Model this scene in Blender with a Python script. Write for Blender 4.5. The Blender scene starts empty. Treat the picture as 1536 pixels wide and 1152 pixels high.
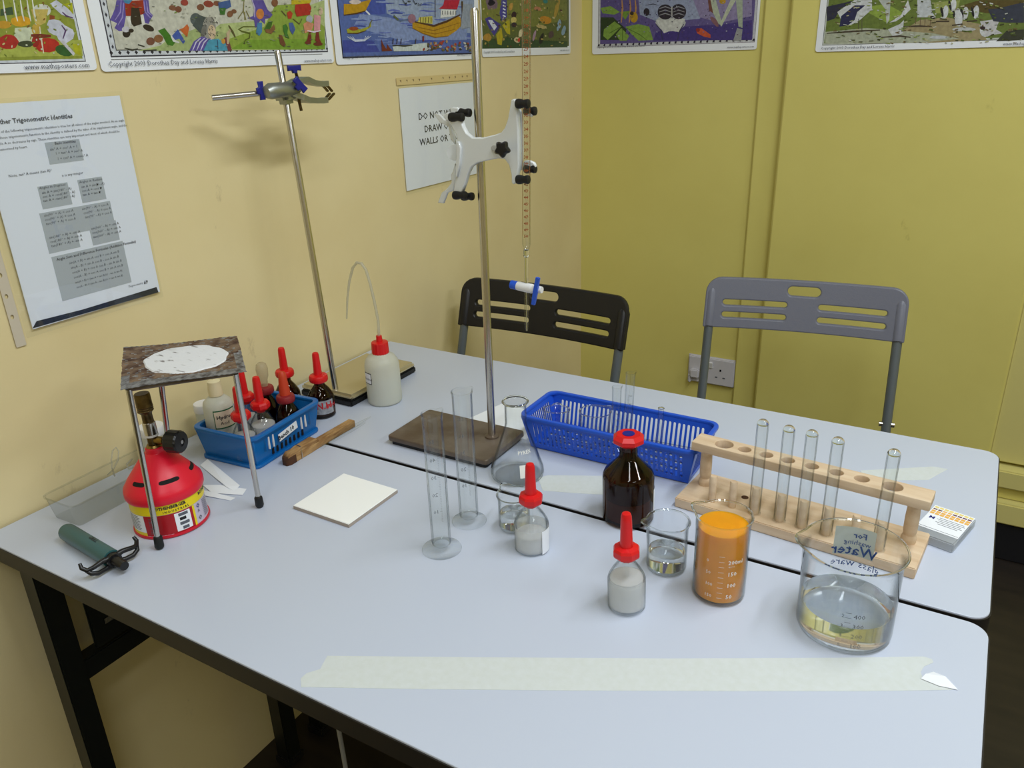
import bpy, bmesh, math, random
from mathutils import Vector, Matrix
random.seed(7)
PI = math.pi
# ------------------------------------------------------------------ camera
CAM = Vector((0, 0, 1.35)); FPX = 1196.824; CX, CY = 768, 576
RM = Matrix(((0.86176529, 0.17011678, -0.47793396), (0.50638305, -0.34529118, 0.79015835), (-0.03060719, -0.92294869, -0.38370421)))
# columns of the world->cam basis: right, down, forward
def _n():
    a = Vector((-1390 - CX, 150 - CY)); b = Vector((1535 - CX, 53 - CY)); f = math.sqrt(-(a.dot(b)))
    dx = -Vector((a.x, a.y, f)).normalized(); dy = Vector((b.x, b.y, f)).normalized(); dz = dx.cross(dy)
    return f, Matrix((dx, dy, dz))
FPX, RM = _n()
def ray(u, v): return RM @ Vector((u - CX, v - CY, FPX))
def on(u, v, ax, val):                      # the point a ray of the photo meets on a real plane of the room
    d = ray(u, v); t = (val - CAM[ax]) / d[ax]; return CAM + d * t
cam_d = bpy.data.cameras.new('camera'); cam = bpy.data.objects.new('camera', cam_d)
C = bpy.context.scene.collection; C.objects.link(cam)
rt, dn, fw = RM.col[0], RM.col[1], RM.col[2]
cam.matrix_world = Matrix(((rt.x, -dn.x, -fw.x, CAM.x), (rt.y, -dn.y, -fw.y, CAM.y), (rt.z, -dn.z, -fw.z, CAM.z), (0, 0, 0, 1)))
cam_d.sensor_width = 36; cam_d.lens = 36 * FPX / 1536; cam_d.clip_start = 0.02
S = bpy.context.scene; S.camera = cam
S.view_settings.view_transform = 'Standard'; S.view_settings.look = 'None'; S.view_settings.gamma = 1
S.view_settings.use_curve_mapping = False; S.view_settings.exposure = 0.0
S.cycles.transparent_max_bounces = 40; S.cycles.max_bounces = 16; S.cycles.transmission_bounces = 14; S.cycles.glossy_bounces = 6
S.cycles.sample_clamp_indirect = 6
w = bpy.data.worlds.new('world'); S.world = w; w.use_nodes = True
w.node_tree.nodes['Background'].inputs[0].default_value = (0.02, 0.02, 0.02, 1)
def area(name, loc, sx, sy, e, col=(1, 0.99, 0.97)):
    l = bpy.data.lights.new(name, 'AREA'); l.shape = 'RECTANGLE'; l.size = sx; l.size_y = sy; l.energy = e; l.color = col
    o = bpy.data.objects.new(name, l); o.location = loc; C.objects.link(o); return o
LC = (0.90, 0.96, 1.0)
area('ceiling_tube_light', (0.35, 0.95, 2.62), 0.16, 1.2, 23, LC)
area('ceiling_tube_light', (0.0, -0.15, 2.62), 0.10, 1.2, 9, LC)
area('ceiling_tube_light', (0.6, -0.95, 2.62), 0.22, 1.2, 12, LC)
area('ceiling_tube_light', (2.2, 0.95, 2.62), 0.22, 1.2, 26, LC)
area('ceiling_tube_light', (2.2, -1.3, 2.62), 0.22, 1.2, 10, LC)

# ------------------------------------------------------------------ materials
def lin(c): return tuple(((x / 255) / 12.92 if x / 255 <= 0.04045 else ((x / 255 + 0.055) / 1.055) ** 2.4) for x in c)
def L4(c): return (*lin(c), 1)
def newmat(name):
    m = bpy.data.materials.new(name); m.use_nodes = True; return m, m.node_tree, m.node_tree.nodes['Principled BSDF']
def mat(name, col, rough=0.5, metal=0.0, trans=0.0, ior=1.45, noise=None, bump=None, coat=0, emit=None, spec=None, col2=None, scale3=None):
    m, nt, p = newmat(name)
    p.inputs['Base Color'].default_value = L4(col); p.inputs['Roughness'].default_value = rough
    p.inputs['Metallic'].default_value = metal; p.inputs['Transmission Weight'].default_value = trans; p.inputs['IOR'].default_value = ior
    p.inputs['Coat Weight'].default_value = coat
    if spec is not None: p.inputs['Specular IOR Level'].default_value = spec
    if noise or bump:
        tc = nt.nodes.new('ShaderNodeTexCoord'); mp = nt.nodes.new('ShaderNodeMapping'); nt.links.new(tc.outputs['Object'], mp.inputs[0])
        if scale3: mp.inputs['Scale'].default_value = scale3
    if noise:                                # (scale, contrast lo, hi) mixes col and col2
        n = nt.nodes.new('ShaderNodeTexNoise'); n.inputs['Scale'].default_value = noise[0]; n.inputs['Detail'].default_value = 6
        nt.links.new(mp.outputs[0], n.inputs['Vector'])
        r = nt.nodes.new('ShaderNodeValToRGB'); nt.links.new(n.outputs['Fac'], r.inputs[0])
        r.color_ramp.elements[0].position = noise[1]; r.color_ramp.elements[1].position = noise[2]
        r.color_ramp.elements[0].color = L4(col2 or tuple(x * 0.8 for x in col)); r.color_ramp.elements[1].color = L4(col)
        nt.links.new(r.outputs[0], p.inputs['Base Color'])
    if bump:                                 # (scale, strength)
        n2 = nt.nodes.new('ShaderNodeTexNoise'); n2.inputs['Scale'].default_value = bump[0]; nt.links.new(mp.outputs[0], n2.inputs['Vector'])
        b = nt.nodes.new('ShaderNodeBump'); b.inputs['Strength'].default_value = bump[1]; b.inputs['Distance'].default_value = 0.002
        nt.links.new(n2.outputs['Fac'], b.inputs['Height']); nt.links.new(b.outputs[0], p.inputs['Normal'])
    return m
def thin_glass(name, clear=(0.985, 0.992, 0.99), edge=(0.30, 0.34, 0.34), rough=0.02, k=1.0):
    """thin glass wall: light passes straight through, more is absorbed where the wall is crossed at a slant"""
    m = bpy.data.materials.new(name); m.use_nodes = True; nt = m.node_tree; nt.nodes.clear()
    out = nt.nodes.new('ShaderNodeOutputMaterial'); tr = nt.nodes.new('ShaderNodeBsdfTransparent'); gl = nt.nodes.new('ShaderNodeBsdfGlossy')
    gl.inputs['Roughness'].default_value = rough
    ge = nt.nodes.new('ShaderNodeNewGeometry'); dp = nt.nodes.new('ShaderNodeVectorMath'); dp.operation = 'DOT_PRODUCT'
    nt.links.new(ge.outputs['Normal'], dp.inputs[0]); nt.links.new(ge.outputs['Incoming'], dp.inputs[1])
    def mth(op, a, b=None):
        n = nt.nodes.new('ShaderNodeMath'); n.operation = op; n.use_clamp = False
        for i, q in enumerate((a, b)):
            if q is None: continue
            if isinstance(q, (int, float)): n.inputs[i].default_value = q
            else: nt.links.new(q, n.inputs[i])
        return n.outputs[0]
    fac = mth('SUBTRACT', 1.0, mth('ABSOLUTE', dp.outputs['Value']))
    rp = nt.nodes.new('ShaderNodeValToRGB'); rp.color_ramp.elements[0].position = 0.55; rp.color_ramp.elements[0].color = (*clear, 1)
    rp.color_ramp.elements[1].position = 1.0; rp.color_ramp.elements[1].color = (*edge, 1)
    nt.links.new(fac, rp.inputs[0]); nt.links.new(rp.outputs[0], tr.inputs[0])
    mu = nt.nodes.new('ShaderNodeMath'); mu.operation = 'MULTIPLY'; mu.inputs[1].default_value = k; mu.use_clamp = True
    nt.links.new(mth('ADD', 0.03, mth('MULTIPLY', 0.75, mth('POWER', fac, 5.0))), mu.inputs[0])
    mx = nt.nodes.new('ShaderNodeMixShader'); nt.links.new(mu.outputs[0], mx.inputs[0]); nt.links.new(tr.outputs[0], mx.inputs[1]); nt.links.new(gl.outputs[0], mx.inputs[2])
    nt.links.new(mx.outputs[0], out.inputs[0]); return m
def milky(name, col, clear=0.3, rough=0.35, tint=(0.9, 0.92, 0.9)):
    """milky plastic: part diffuse, part translucent, part see-through"""
    m, nt, p = newmat(name); p.inputs['Base Color'].default_value = L4(col); p.inputs['Roughness'].default_value = rough
    out = nt.nodes['Material Output']; tr = nt.nodes.new('ShaderNodeBsdfTransparent'); tr.inputs[0].default_value = (*tint, 1)
    tl = nt.nodes.new('ShaderNodeBsdfTranslucent'); tl.inputs[0].default_value = L4(col)
    m1 = nt.nodes.new('ShaderNodeMixShader'); m1.inputs[0].default_value = 0.35; nt.links.new(p.outputs[0], m1.inputs[1]); nt.links.new(tl.outputs[0], m1.inputs[2])
    m2 = nt.nodes.new('ShaderNodeMixShader'); m2.inputs[0].default_value = clear; nt.links.new(m1.outputs[0], m2.inputs[1]); nt.links.new(tr.outputs[0], m2.inputs[2])
    nt.links.new(m2.outputs[0], out.inputs[0]); return m
def inkmat():
    m, nt, p = newmat('printed_colours'); a = nt.nodes.new('ShaderNodeAttribute'); a.attribute_name = 'Col'
    n = nt.nodes.new('ShaderNodeTexNoise'); n.inputs['Scale'].default_value = 130; n.inputs['Detail'].default_value = 5
    tc = nt.nodes.new('ShaderNodeTexCoord'); nt.links.new(tc.outputs['Object'], n.inputs['Vector'])
    mr = nt.nodes.new('ShaderNodeMapRange'); mr.inputs[1].default_value = 0.3; mr.inputs[2].default_value = 0.7; mr.inputs[3].default_value = 0.8; mr.inputs[4].default_value = 1.12
    nt.links.new(n.outputs['Fac'], mr.inputs[0])
    mx = nt.nodes.new('ShaderNodeVectorMath'); mx.operation = 'SCALE'; nt.links.new(a.outputs['Color'], mx.inputs[0]); nt.links.new(mr.outputs[0], mx.inputs['Scale'])
    nt.links.new(mx.outputs[0], p.inputs['Base Color']); p.inputs['Roughness'].default_value = 0.35; return m
M = dict(
    cream=mat('cream_wall_paint', (232, 216, 168), 0.55, noise=(3.5, 0.3, 0.62), col2=(225, 207, 157), bump=(70, 0.12)),
    yellow=mat('yellow_wall_paint', (224, 214, 126), 0.42, noise=(3, 0.3, 0.7), col2=(217, 206, 118), bump=(35, 0.22)),
    yellow2=mat('pale_yellow_trim_paint', (216, 206, 132), 0.4),
    skirt=mat('black_skirting', (26, 26, 30), 0.3),
    floor=mat('dark_brown_vinyl', (44, 37, 31), 0.45, noise=(4, 0.35, 0.65), col2=(32, 27, 24), scale3=(1, 6, 1)),
    ceil=mat('ceiling_white', (225, 225, 220), 0.8),
    table=mat('white_laminate', (196, 204, 222), 0.28, noise=(2, 0.3, 0.7), col2=(193, 201, 219)),
    band=mat('dark_edge_band', (34, 30, 27), 0.5),
    frame=mat('black_painted_steel', (15, 19, 17), 0.4),
    steel=mat('polished_steel', (196, 192, 186), 0.22, 1.0), dull=mat('dull_cast_alloy', (158, 162, 158), 0.38, 0.85, bump=(60, 0.3)),
    chrome=mat('chrome', (215, 215, 218), 0.08, 1.0), grey_tube=mat('grey_painted_tube', (104, 112, 118), 0.32, 0.35),
    brass=mat('brass', (170, 142, 82), 0.3, 1.0, noise=(60, 0.3, 0.7), col2=(110, 88, 48)),
    oldbrass=mat('tarnished_brass', (112, 94, 58), 0.38, 0.9, noise=(90, 0.3, 0.7), col2=(70, 56, 34)),
    base_steel=mat('stained_brown_base_plate', (118, 106, 94), 0.38, 0.3, noise=(22, 0.35, 0.65), col2=(90, 74, 60)),
    white_alloy=mat('white_enamelled_alloy', (222, 226, 228), 0.25, coat=0.4), rubber=mat('black_rubber', (20, 20, 22), 0.5),
    blackp=mat('black_plastic', (22, 22, 25), 0.34), bluep=mat('deep_blue_plastic', (30, 34, 130), 0.35),
    basket=mat('royal_blue_plastic', (36, 88, 208), 0.3), basket2=mat('sky_blue_plastic', (16, 104, 178), 0.25),
    red=mat('red_plastic', (214, 22, 26), 0.35), red2=mat('orange_red_rubber', (196, 62, 30), 0.5), dkred=mat('dull_red_collar', (140, 34, 40), 0.45),
    canred=mat('crimson_plastic', (226, 24, 52), 0.36), canyel=mat('yellow_print', (236, 214, 20), 0.35), canrim=mat('red_rim_metal', (205, 24, 48), 0.3),
    canwhite=mat('lilac_grey_print', (196, 188, 208), 0.35), candk=mat('dark_red_print', (170, 20, 30), 0.35),
    cyan=mat('opaque_cream_plastic', (226, 214, 176), 0.4), whitep=mat('white_plastic', (228, 228, 230), 0.35),
    paper=mat('white_paper', (238, 242, 250), 0.7), paper2=mat('printer_paper', (234, 240, 254), 0.6), ink=mat('black_ink', (40, 40, 46), 0.6),
    greyink=mat('grey_ink', (92, 96, 108), 0.6), greybox=mat('grey_tint_print', (178, 186, 196), 0.6), blueink=mat('blue_marker_ink', (28, 72, 150), 0.5),
    redink=mat('red_marker_ink', (190, 30, 40), 0.5), whiteink=mat('white_enamel_print', (235, 235, 230), 0.5), brownink=mat('brown_enamel_print', (150, 74, 30), 0.5),
    greenline=mat('green_print', (20, 100, 60), 0.5), tape=mat('masking_tape', (208, 214, 216), 0.75, noise=(120, 0.3, 0.7), col2=(203, 209, 208)),
    labelbase=mat('weathered_grey_label', (168, 170, 178), 0.6, noise=(200, 0.3, 0.7), col2=(130, 132, 142)),
    glass=thin_glass('clear_glass', k=1.15), glass2=thin_glass('faint_clear_glass', (0.985, 0.99, 0.99), (0.78, 0.8, 0.8)),
    solid=mat('solid_glass', (248, 252, 250), 0.0, trans=1.0, ior=1.45), water=mat('water', (250, 252, 252), 0.0, trans=1.0, ior=1.33),
    clearp=thin_glass('clear_plastic_film', (0.93, 0.94, 0.94), (0.6, 0.62, 0.6), 0.15, 1.3),
    amber=thin_glass('amber_glass', (0.41, 0.255, 0.14), (0.03, 0.012, 0.006), 0.03, 1.3),
    amberliq=mat('dark_brown_liquid', (104, 66, 36), 0.1), 
    orange=mat('orange_liquid', (236, 154, 3), 0.5, noise=(28, 0.3, 0.7), col2=(216, 144, 12), coat=0.0),
    orange2=mat('pale_orange_liquid_top', (206, 138, 58), 0.25, noise=(40, 0.3, 0.7), col2=(186, 120, 40), coat=0.5),
    milkbottle=milky('milky_bottle_plastic', (236, 238, 228), 0.22), cloudy=milky('cloudy_liquid', (246, 246, 250), 0.3),
    frost=milky('cloudy_glass', (246, 246, 250), 0.55, 0.15), tubep=milky('milky_tubing', (225, 220, 205), 0.55),
    tile=mat('white_glazed_tile', (252, 254, 255), 0.12, coat=0.0), tileback=mat('tile_biscuit', (172, 160, 150), 0.8),
    wood=mat('pale_birch_wood', (222, 200, 172), 0.6, noise=(14, 0.3, 0.7), col2=(204, 176, 144), scale3=(1, 7, 7), bump=(60, 0.15)),
    wood2=mat('worn_peg_wood', (184, 146, 96), 0.65, noise=(30, 0.35, 0.62), col2=(136, 96, 54), scale3=(1, 5, 5), bump=(60, 0.3)),
    burnt=mat('scorched_wood', (92, 56, 32), 0.8, noise=(40, 0.3, 0.7), col2=(50, 30, 18)),
    chairblk=mat('black_chair_plastic', (25, 24, 26), 0.42, bump=(300, 0.1)), chairgry=mat('grey_chair_plastic', (112, 114, 128), 0.4, bump=(300, 0.1)),
    gauze=mat('rusty_wire_gauze', (134, 112, 92), 0.75, 0.3, noise=(50, 0.38, 0.6), col2=(74, 50, 40)), gauze2=mat('grey_wire_edge', (150, 150, 152), 0.5, 0.5, noise=(120, 0.35, 0.6), col2=(90, 84, 84)),
    ceramic=mat('white_ceramic_pad', (226, 227, 232), 0.85, noise=(70, 0.34, 0.40), col2=(140, 136, 136), scale3=(0.5, 1.6, 1), bump=(150, 0.5)),
    teal=mat('teal_barrel_plastic', (44, 92, 98), 0.4, coat=0.2), dark=mat('dark_slot', (8, 6, 8), 0.8),
    phorange=mat('light_orange_print', (236, 180, 90), 0.4), phdark=mat('brown_print', (120, 80, 60), 0.4), phmaroon=mat('maroon_print', (110, 50, 70), 0.4), phyel=mat('pale_yellow_print', (236, 216, 140), 0.4),
    socket=mat('socket_white_plastic', (206, 204, 212), 0.3), stripp=mat('punched_plastic_strip', (206, 196, 178), 0.35), stripy=mat('yellowed_plastic_strip', (218, 196, 140), 0.35),
    ink_art=inkmat(), wire=mat('grey_cable', (150, 150, 150), 0.5))

# ------------------------------------------------------------------ helpers
def thing(name, label, cat, loc=(0, 0, 0), rotz=0, group=None, rot=None):
    o = bpy.data.objects.new(name, None); C.objects.link(o); o.location = loc; o.empty_display_size = 0.02
    o.rotation_euler = rot if rot else (0, 0, rotz); o['label'] = label; o['category'] = cat
    if group: o['group'] = group
    return o
def tag(o, label, cat, group=None):
    o['label'] = label; o['category'] = cat
    if group: o['group'] = group
    return o
def obj(name, me, m, parent=None, loc=None, rot=None, smooth=False, label=None):
    if isinstance(me, bmesh.types.BMesh):
        bm = me; me = bpy.data.meshes.new(name); bmesh.ops.recalc_face_normals(bm, faces=bm.faces); bm.to_mesh(me); bm.free()
    if m is not None: me.materials.clear(); me.materials.append(m if not isinstance(m, str) else M[m])
    if smooth:
        for p in me.polygons: p.use_smooth = True
        try: me.set_sharp_from_angle(angle=math.radians(38))
        except Exception: pass
    o = bpy.data.objects.new(name, me); C.objects.link(o)
    if parent: o.parent = parent
    if loc: o.location = loc
    if rot: o.rotation_euler = rot
    if label: o['label'] = label
    return o
def struct(name, me, m, parent=None, **k):
    o = obj(name, me, m, parent, **k); o['kind'] = 'structure'; return o
def bx(bm, c, s, rot=None, bev=0):
    r = bmesh.ops.create_cube(bm, size=1); vs = r['verts']; bmesh.ops.scale(bm, vec=s, verts=vs)
    if bev:
        es = list({e for v in vs for e in v.link_edges}); g = bmesh.ops.bevel(bm, geom=es, offset=bev, segments=2, affect='EDGES'); vs = list({v for f in g['faces'] for v in f.verts} | {v for v in vs if v.is_valid})
        # collect the whole island
        seen = set(vs); st = list(vs)
        while st:
            v = st.pop()
            for e in v.link_edges:
                o = e.other_vert(v)
                if o not in seen: seen.add(o); st.append(o)
        vs = list(seen)
    if rot is not None: bmesh.ops.rotate(bm, matrix=rot, verts=vs, cent=(0, 0, 0))
    bmesh.ops.translate(bm, vec=c, verts=vs); return vs
def box(c, s, rot=None, bev=0): bm = bmesh.new(); bx(bm, c, s, rot, bev); return bm
def lathe(prof, n=32, f=None, bm=None):
    bm = bm or bmesh.new(); rings = []
    for r, z in prof:
        if r < 1e-6: rings.append([bm.verts.new((0, 0, z))])
        else: rings.append([bm.verts.new((r * math.cos(2 * PI * i / n), r * math.sin(2 * PI * i / n), z)) for i in range(n)])
    for a, b in zip(rings, rings[1:]):
        for i in range(n):
            j = (i + 1) % n
            if len(a) == 1 and len(b) == 1: continue
            if len(a) == 1: bm.faces.new((a[0], b[i], b[j]))
            elif len(b) == 1: bm.faces.new((a[i], a[j], b[0]))
            else: bm.faces.new((a[i], a[j], b[j], b[i]))
    if f:
        for v in bm.verts: v.co = Vector(f(v.co))
    return bm
def tube(pts, r, n=10, bm=None, closed=False, caps=True):
    bm = bm or bmesh.new(); pts = [Vector(p) for p in pts]; N = len(pts); rings = []
    up = None
    for i, p in enumerate(pts):
        if closed: t = (pts[(i + 1) % N] - pts[i - 1])
        else: t = (pts[min(i + 1, N - 1)] - pts[max(i - 1, 0)])
        t.normalize()
        if up is None: up = t.orthogonal().normalized()
        up = (up - t * up.dot(t)).normalized(); s = t.cross(up); rr = r[i] if isinstance(r, (list, tuple)) else r
        rings.append([bm.verts.new(p + (up * math.cos(2 * PI * k / n) + s * math.sin(2 * PI * k / n)) * rr) for k in range(n)])
    for i in range(N if closed else N - 1):
        a, b = rings[i], rings[(i + 1) % N]
        for k in range(n): j = (k + 1) % n; bm.faces.new((a[k], a[j], b[j], b[k]))
    if caps and not closed: bm.faces.new(rings[0][::-1]); bm.faces.new(rings[-1])
    return bm
def arc(cx, cy, r, a0, a1, n=6): return [(cx + r * math.cos(a0 + (a1 - a0) * i / n), cy + r * math.sin(a0 + (a1 - a0) * i / n)) for i in range(n + 1)]
def rrect(x0, y0, x1, y1, r=0.01, n=5, rs=None):
    rs = rs or (r, r, r, r); o = []
    for (cx, cy, a, q) in ((x0, y0, PI, rs[0]), (x1, y0, 1.5 * PI, rs[1]), (x1, y1, 0, rs[2]), (x0, y1, 0.5 * PI, rs[3])):
        sx = 1 if cx == x0 else -1; sy = 1 if cy == y0 else -1
        o += arc(cx + sx * q, cy + sy * q, q, a, a + PI / 2, n) if q > 1e-5 else [(cx, cy)]
    return o
def ext(outlines, depth, bev=0.0, z=0):
    """flat outline(s) with holes, given thickness in z"""
    cu = bpy.data.curves.new('c', 'CURVE'); cu.dimensions = '2D'; cu.fill_mode = 'BOTH'; cu.extrude = depth / 2 - bev; cu.bevel_depth = bev; cu.bevel_resolution = 1; cu.offset = -bev
    for pts in outlines:
        s = cu.splines.new('POLY'); s.points.add(len(pts) - 1); s.use_cyclic_u = True
        for p, q in zip(s.points, pts): p.co = (q[0], q[1], 0, 1)
    o = bpy.data.objects.new('c', cu); me = bpy.data.meshes.new_from_object(o); bpy.data.objects.remove(o); bpy.data.curves.remove(cu)
    me.transform(Matrix.Translation((0, 0, z))); return me
def text(s, size, mtx=None, extr=0.0, align='LEFT', shear=0, bold=0, res=1, f=None):
    cu = bpy.data.curves.new('t', 'FONT'); cu.body = s; cu.size = size; cu.align_x = align; cu.shear = shear; cu.offset = bold; cu.extrude = extr; cu.resolution_u = res
    o = bpy.data.objects.new('t', cu); me = bpy.data.meshes.new_from_object(o); bpy.data.objects.remove(o); bpy.data.curves.remove(cu)
    if f:
        for v in me.vertices: v.co = Vector(f(v.co))
    if mtx: me.transform(mtx)
    return me
def joinmesh(name, meshes):
    bm = bmesh.new()
    for me in meshes: bm.from_mesh(me)
    out = bpy.data.meshes.new(name); bm.to_mesh(out); bm.free(); return out
def wrap(R, a0, z0, flip=1):                 # text laid round an upright cylinder
    return lambda co: (R * math.cos(a0 + flip * co.x / R), R * math.sin(a0 + flip * co.x / R), z0 + co.y)
def dup(root, loc=None, rot=None, label=None, group=None):
    r = root.copy(); C.objects.link(r)
    if loc is not None: r.location = loc
    if rot is not None: r.rotation_euler = rot
    if label: r['label'] = label
    if group: r['group'] = group
    for ch in list(root.children):
        c = ch.copy(); C.objects.link(c); c.parent = r
        for g in list(ch.children):
            d = g.copy(); C.objects.link(d); d.parent = c
    return r
TZ = 0.75
def scuffs(m, scale, lo, hi, dark):
    nt = m.node_tree; p = nt.nodes['Principled BSDF']; src = p.inputs['Base Color'].links[0].from_socket
    tc = nt.nodes.new('ShaderNodeTexCoord'); mp = nt.nodes.new('ShaderNodeMapping'); mp.inputs['Scale'].default_value = (1, 1, 0.55); nt.links.new(tc.outputs['Object'], mp.inputs[0])
    n = nt.nodes.new('ShaderNodeTexNoise'); n.inputs['Scale'].default_value = scale; n.inputs['Detail'].default_value = 9; n.inputs['Roughness'].default_value = 0.7; nt.links.new(mp.outputs[0], n.inputs['Vector'])
    r = nt.nodes.new('ShaderNodeMapRange'); r.inputs[1].default_value = lo; r.inputs[2].default_value = hi; r.inputs[3].default_value = 0; r.inputs[4].default_value = 1; nt.links.new(n.outputs['Fac'], r.inputs[0])
    mx = nt.nodes.new('ShaderNodeMix'); mx.data_type = 'RGBA'; nt.links.new(r.outputs[0], mx.inputs[0]); nt.links.new(src, mx.inputs[6]); mx.inputs[7].default_value = L4(dark); nt.links.new(mx.outputs[2], p.inputs['Base Color'])
scuffs(M['cream'], 11, 0.66, 0.80, (176, 158, 118)); scuffs(M['yellow'], 14, 0.68, 0.8, (190, 178, 96))
def T(u, v, z=TZ): return on(u, v, 2, z)

_p = M['orange'].node_tree.nodes['Principled BSDF']; _p.inputs['Subsurface Weight'].default_value = 0.6; _p.inputs['Subsurface Radius'].default_value = (1, 0.65, 0.08); _p.inputs['Subsurface Scale'].default_value = 0.015
# ------------------------------------------------------------------ room
XW, YW = -1.134, 2.3425; HC = 2.7
struct('floor', box((1.2, -0.1, -0.03), (5.2, 5.6, 0.06)), 'floor')
struct('wall_left', box((XW - 0.05, -0.1, HC / 2), (0.1, 5.3, HC)), 'cream')
struct('wall_back', box((1.2, YW + 0.05, HC / 2), (4.9, 0.1, HC)), 'yellow')
struct('wall_right', box((3.65, -0.1, HC / 2), (0.1, 5.3, HC)), 'cream')
struct('wall_front', box((1.2, -2.7, HC / 2), (4.9, 0.1, HC)), 'cream')
struct('ceiling', box((1.2, -0.1, HC + 0.03), (5.2, 5.6, 0.06)), 'ceil')
# boxed-out strip and the raised panel of the yellow wall
struct('trim_1', box(((-0.597 - 0.523) / 2, YW - 0.006, HC / 2), (0.074, 0.012, HC), bev=0.003), 'yellow')
XE = 0.115
struct('trim_2', box(((-0.523 + XE) / 2, YW - 0.019, HC / 2), (XE + 0.523, 0.038, HC), bev=0.004), 'yellow')
struct('trim_3', box((XE + 0.3, YW - 0.012, HC / 2 + 0.14), (0.6, 0.024, HC - 0.28), bev=0.003), 'yellow2')
struct('trim_4', box((XE + 0.3 + 0.045, YW - 0.026, HC / 2 + 0.14), (0.51, 0.006, HC - 0.28), bev=0.002), 'yellow')
struct('baseboard_back', box((XE + 0.3, YW - 0.03, 0.245), (0.68, 0.06, 0.052), bev=0.004), 'yellow2')
struct('trim_5', box((XE + 0.3, YW - 0.02, 0.2), (0.68, 0.04, 0.04), bev=0.002), 'yellow')
struct('trim_6', box((XE + 0.3, YW - 0.035, 0.148), (0.68, 0.07, 0.062), bev=0.004), 'yellow2')
struct('baseboard_right', box((1.2, YW - 0.03, 0.058), (4.8, 0.06, 0.115), bev=0.004), 'skirt')

# ------------------------------------------------------------------ tables
def table(y0, y1, label):
    x0, x1 = XW + 0.004, 0.08; t = thing('folding_table', label, 'table', (x0, y0, 0), 0, None)
    W, D = x1 - x0, y1 - y0; r = 0.022
    o1 = rrect(0.0015, 0.0015, W - 0.0015, D - 0.0015, r, 8, (0.006, r, r, 0.006)); o0 = rrect(0, 0, W, D, r, 8, (0.006, r, r, 0.006))
    obj('tabletop', ext([o1], 0.027, 0.0008, TZ - 0.0135), 'table', t)
    obj('edge_band', ext([o0, rrect(0.002, 0.002, W - 0.002, D - 0.002, r, 8, (0.006, r, r, 0.006))], 0.0245, 0, TZ - 0.0135 - 0.0008), 'band', t)
    for yy in (0.035, D - 0.035): obj('frame_rail', box((W / 2, yy, TZ - 0.04), (W - 0.16, 0.022, 0.026)), 'frame', t)
    for xx in (0.09, W - 0.09): obj('frame_rail', box((xx, D / 2, TZ - 0.04), (0.022, D - 0.095, 0.026)), 'frame', t)
    for k, xx in enumerate((0.066, W - 0.066)):
        for yy in (0.015, D - 0.072):
            l = obj('leg', box((xx, yy + 0.016, 0.362), (0.034, 0.034, 0.712), bev=0.002), 'frame', t)
            obj('foot_cap', box((xx, yy + 0.016, 0.01), (0.042, 0.042, 0.02), bev=0.003), 'rubber', l)
        obj('crossbar', box((xx, D / 2, 0.512), (0.026, D - 0.09, 0.036), bev=0.002), 'frame', t)
        s = 1 if k == 0 else -1
        obj('folding_brace', tube([(xx + s * 0.02, D / 2, 0.52), (xx + s * 0.16, D / 2, 0.60), (xx + s * 0.30, D / 2, 0.70)], 0.008, 8), 'frame', t)
        bm = bmesh.new(); bx(bm, (xx + s * 0.012, 0.115, 0.585), (0.006, 0.09, 0.10), Matrix.Rotation(0.0, 3, 'X'), 0.002)
        lb = obj('lock_bracket', bm, 'frame', t); obj('lock_tab', box((xx + s * 0.017, 0.115, 0.575), (0.004, 0.05, 0.009)), 'steel', lb)
    return t
table(0.427, 0.8695, 'near white-topped folding table with dark edge and black steel legs')
table(0.8755, 1.333, 'far white-topped folding table with dark edge, its long side towards the chairs')
# cable hanging under the near table
p0 = Vector((-0.61, 0.60, 0.56))
tag(obj('cable', tube([(-0.603, 0.54, 0.60), (-0.601, 0.541, 0.50), (-0.606, 0.545, 0.42), (-0.62, 0.55, 0.34), (-0.65, 0.56, 0.2), (-0.7, 0.6, 0.03)], 0.003, 8), 'wire', smooth=True), 'thin grey cable hanging in the dark under the near table', 'cable')

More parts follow.
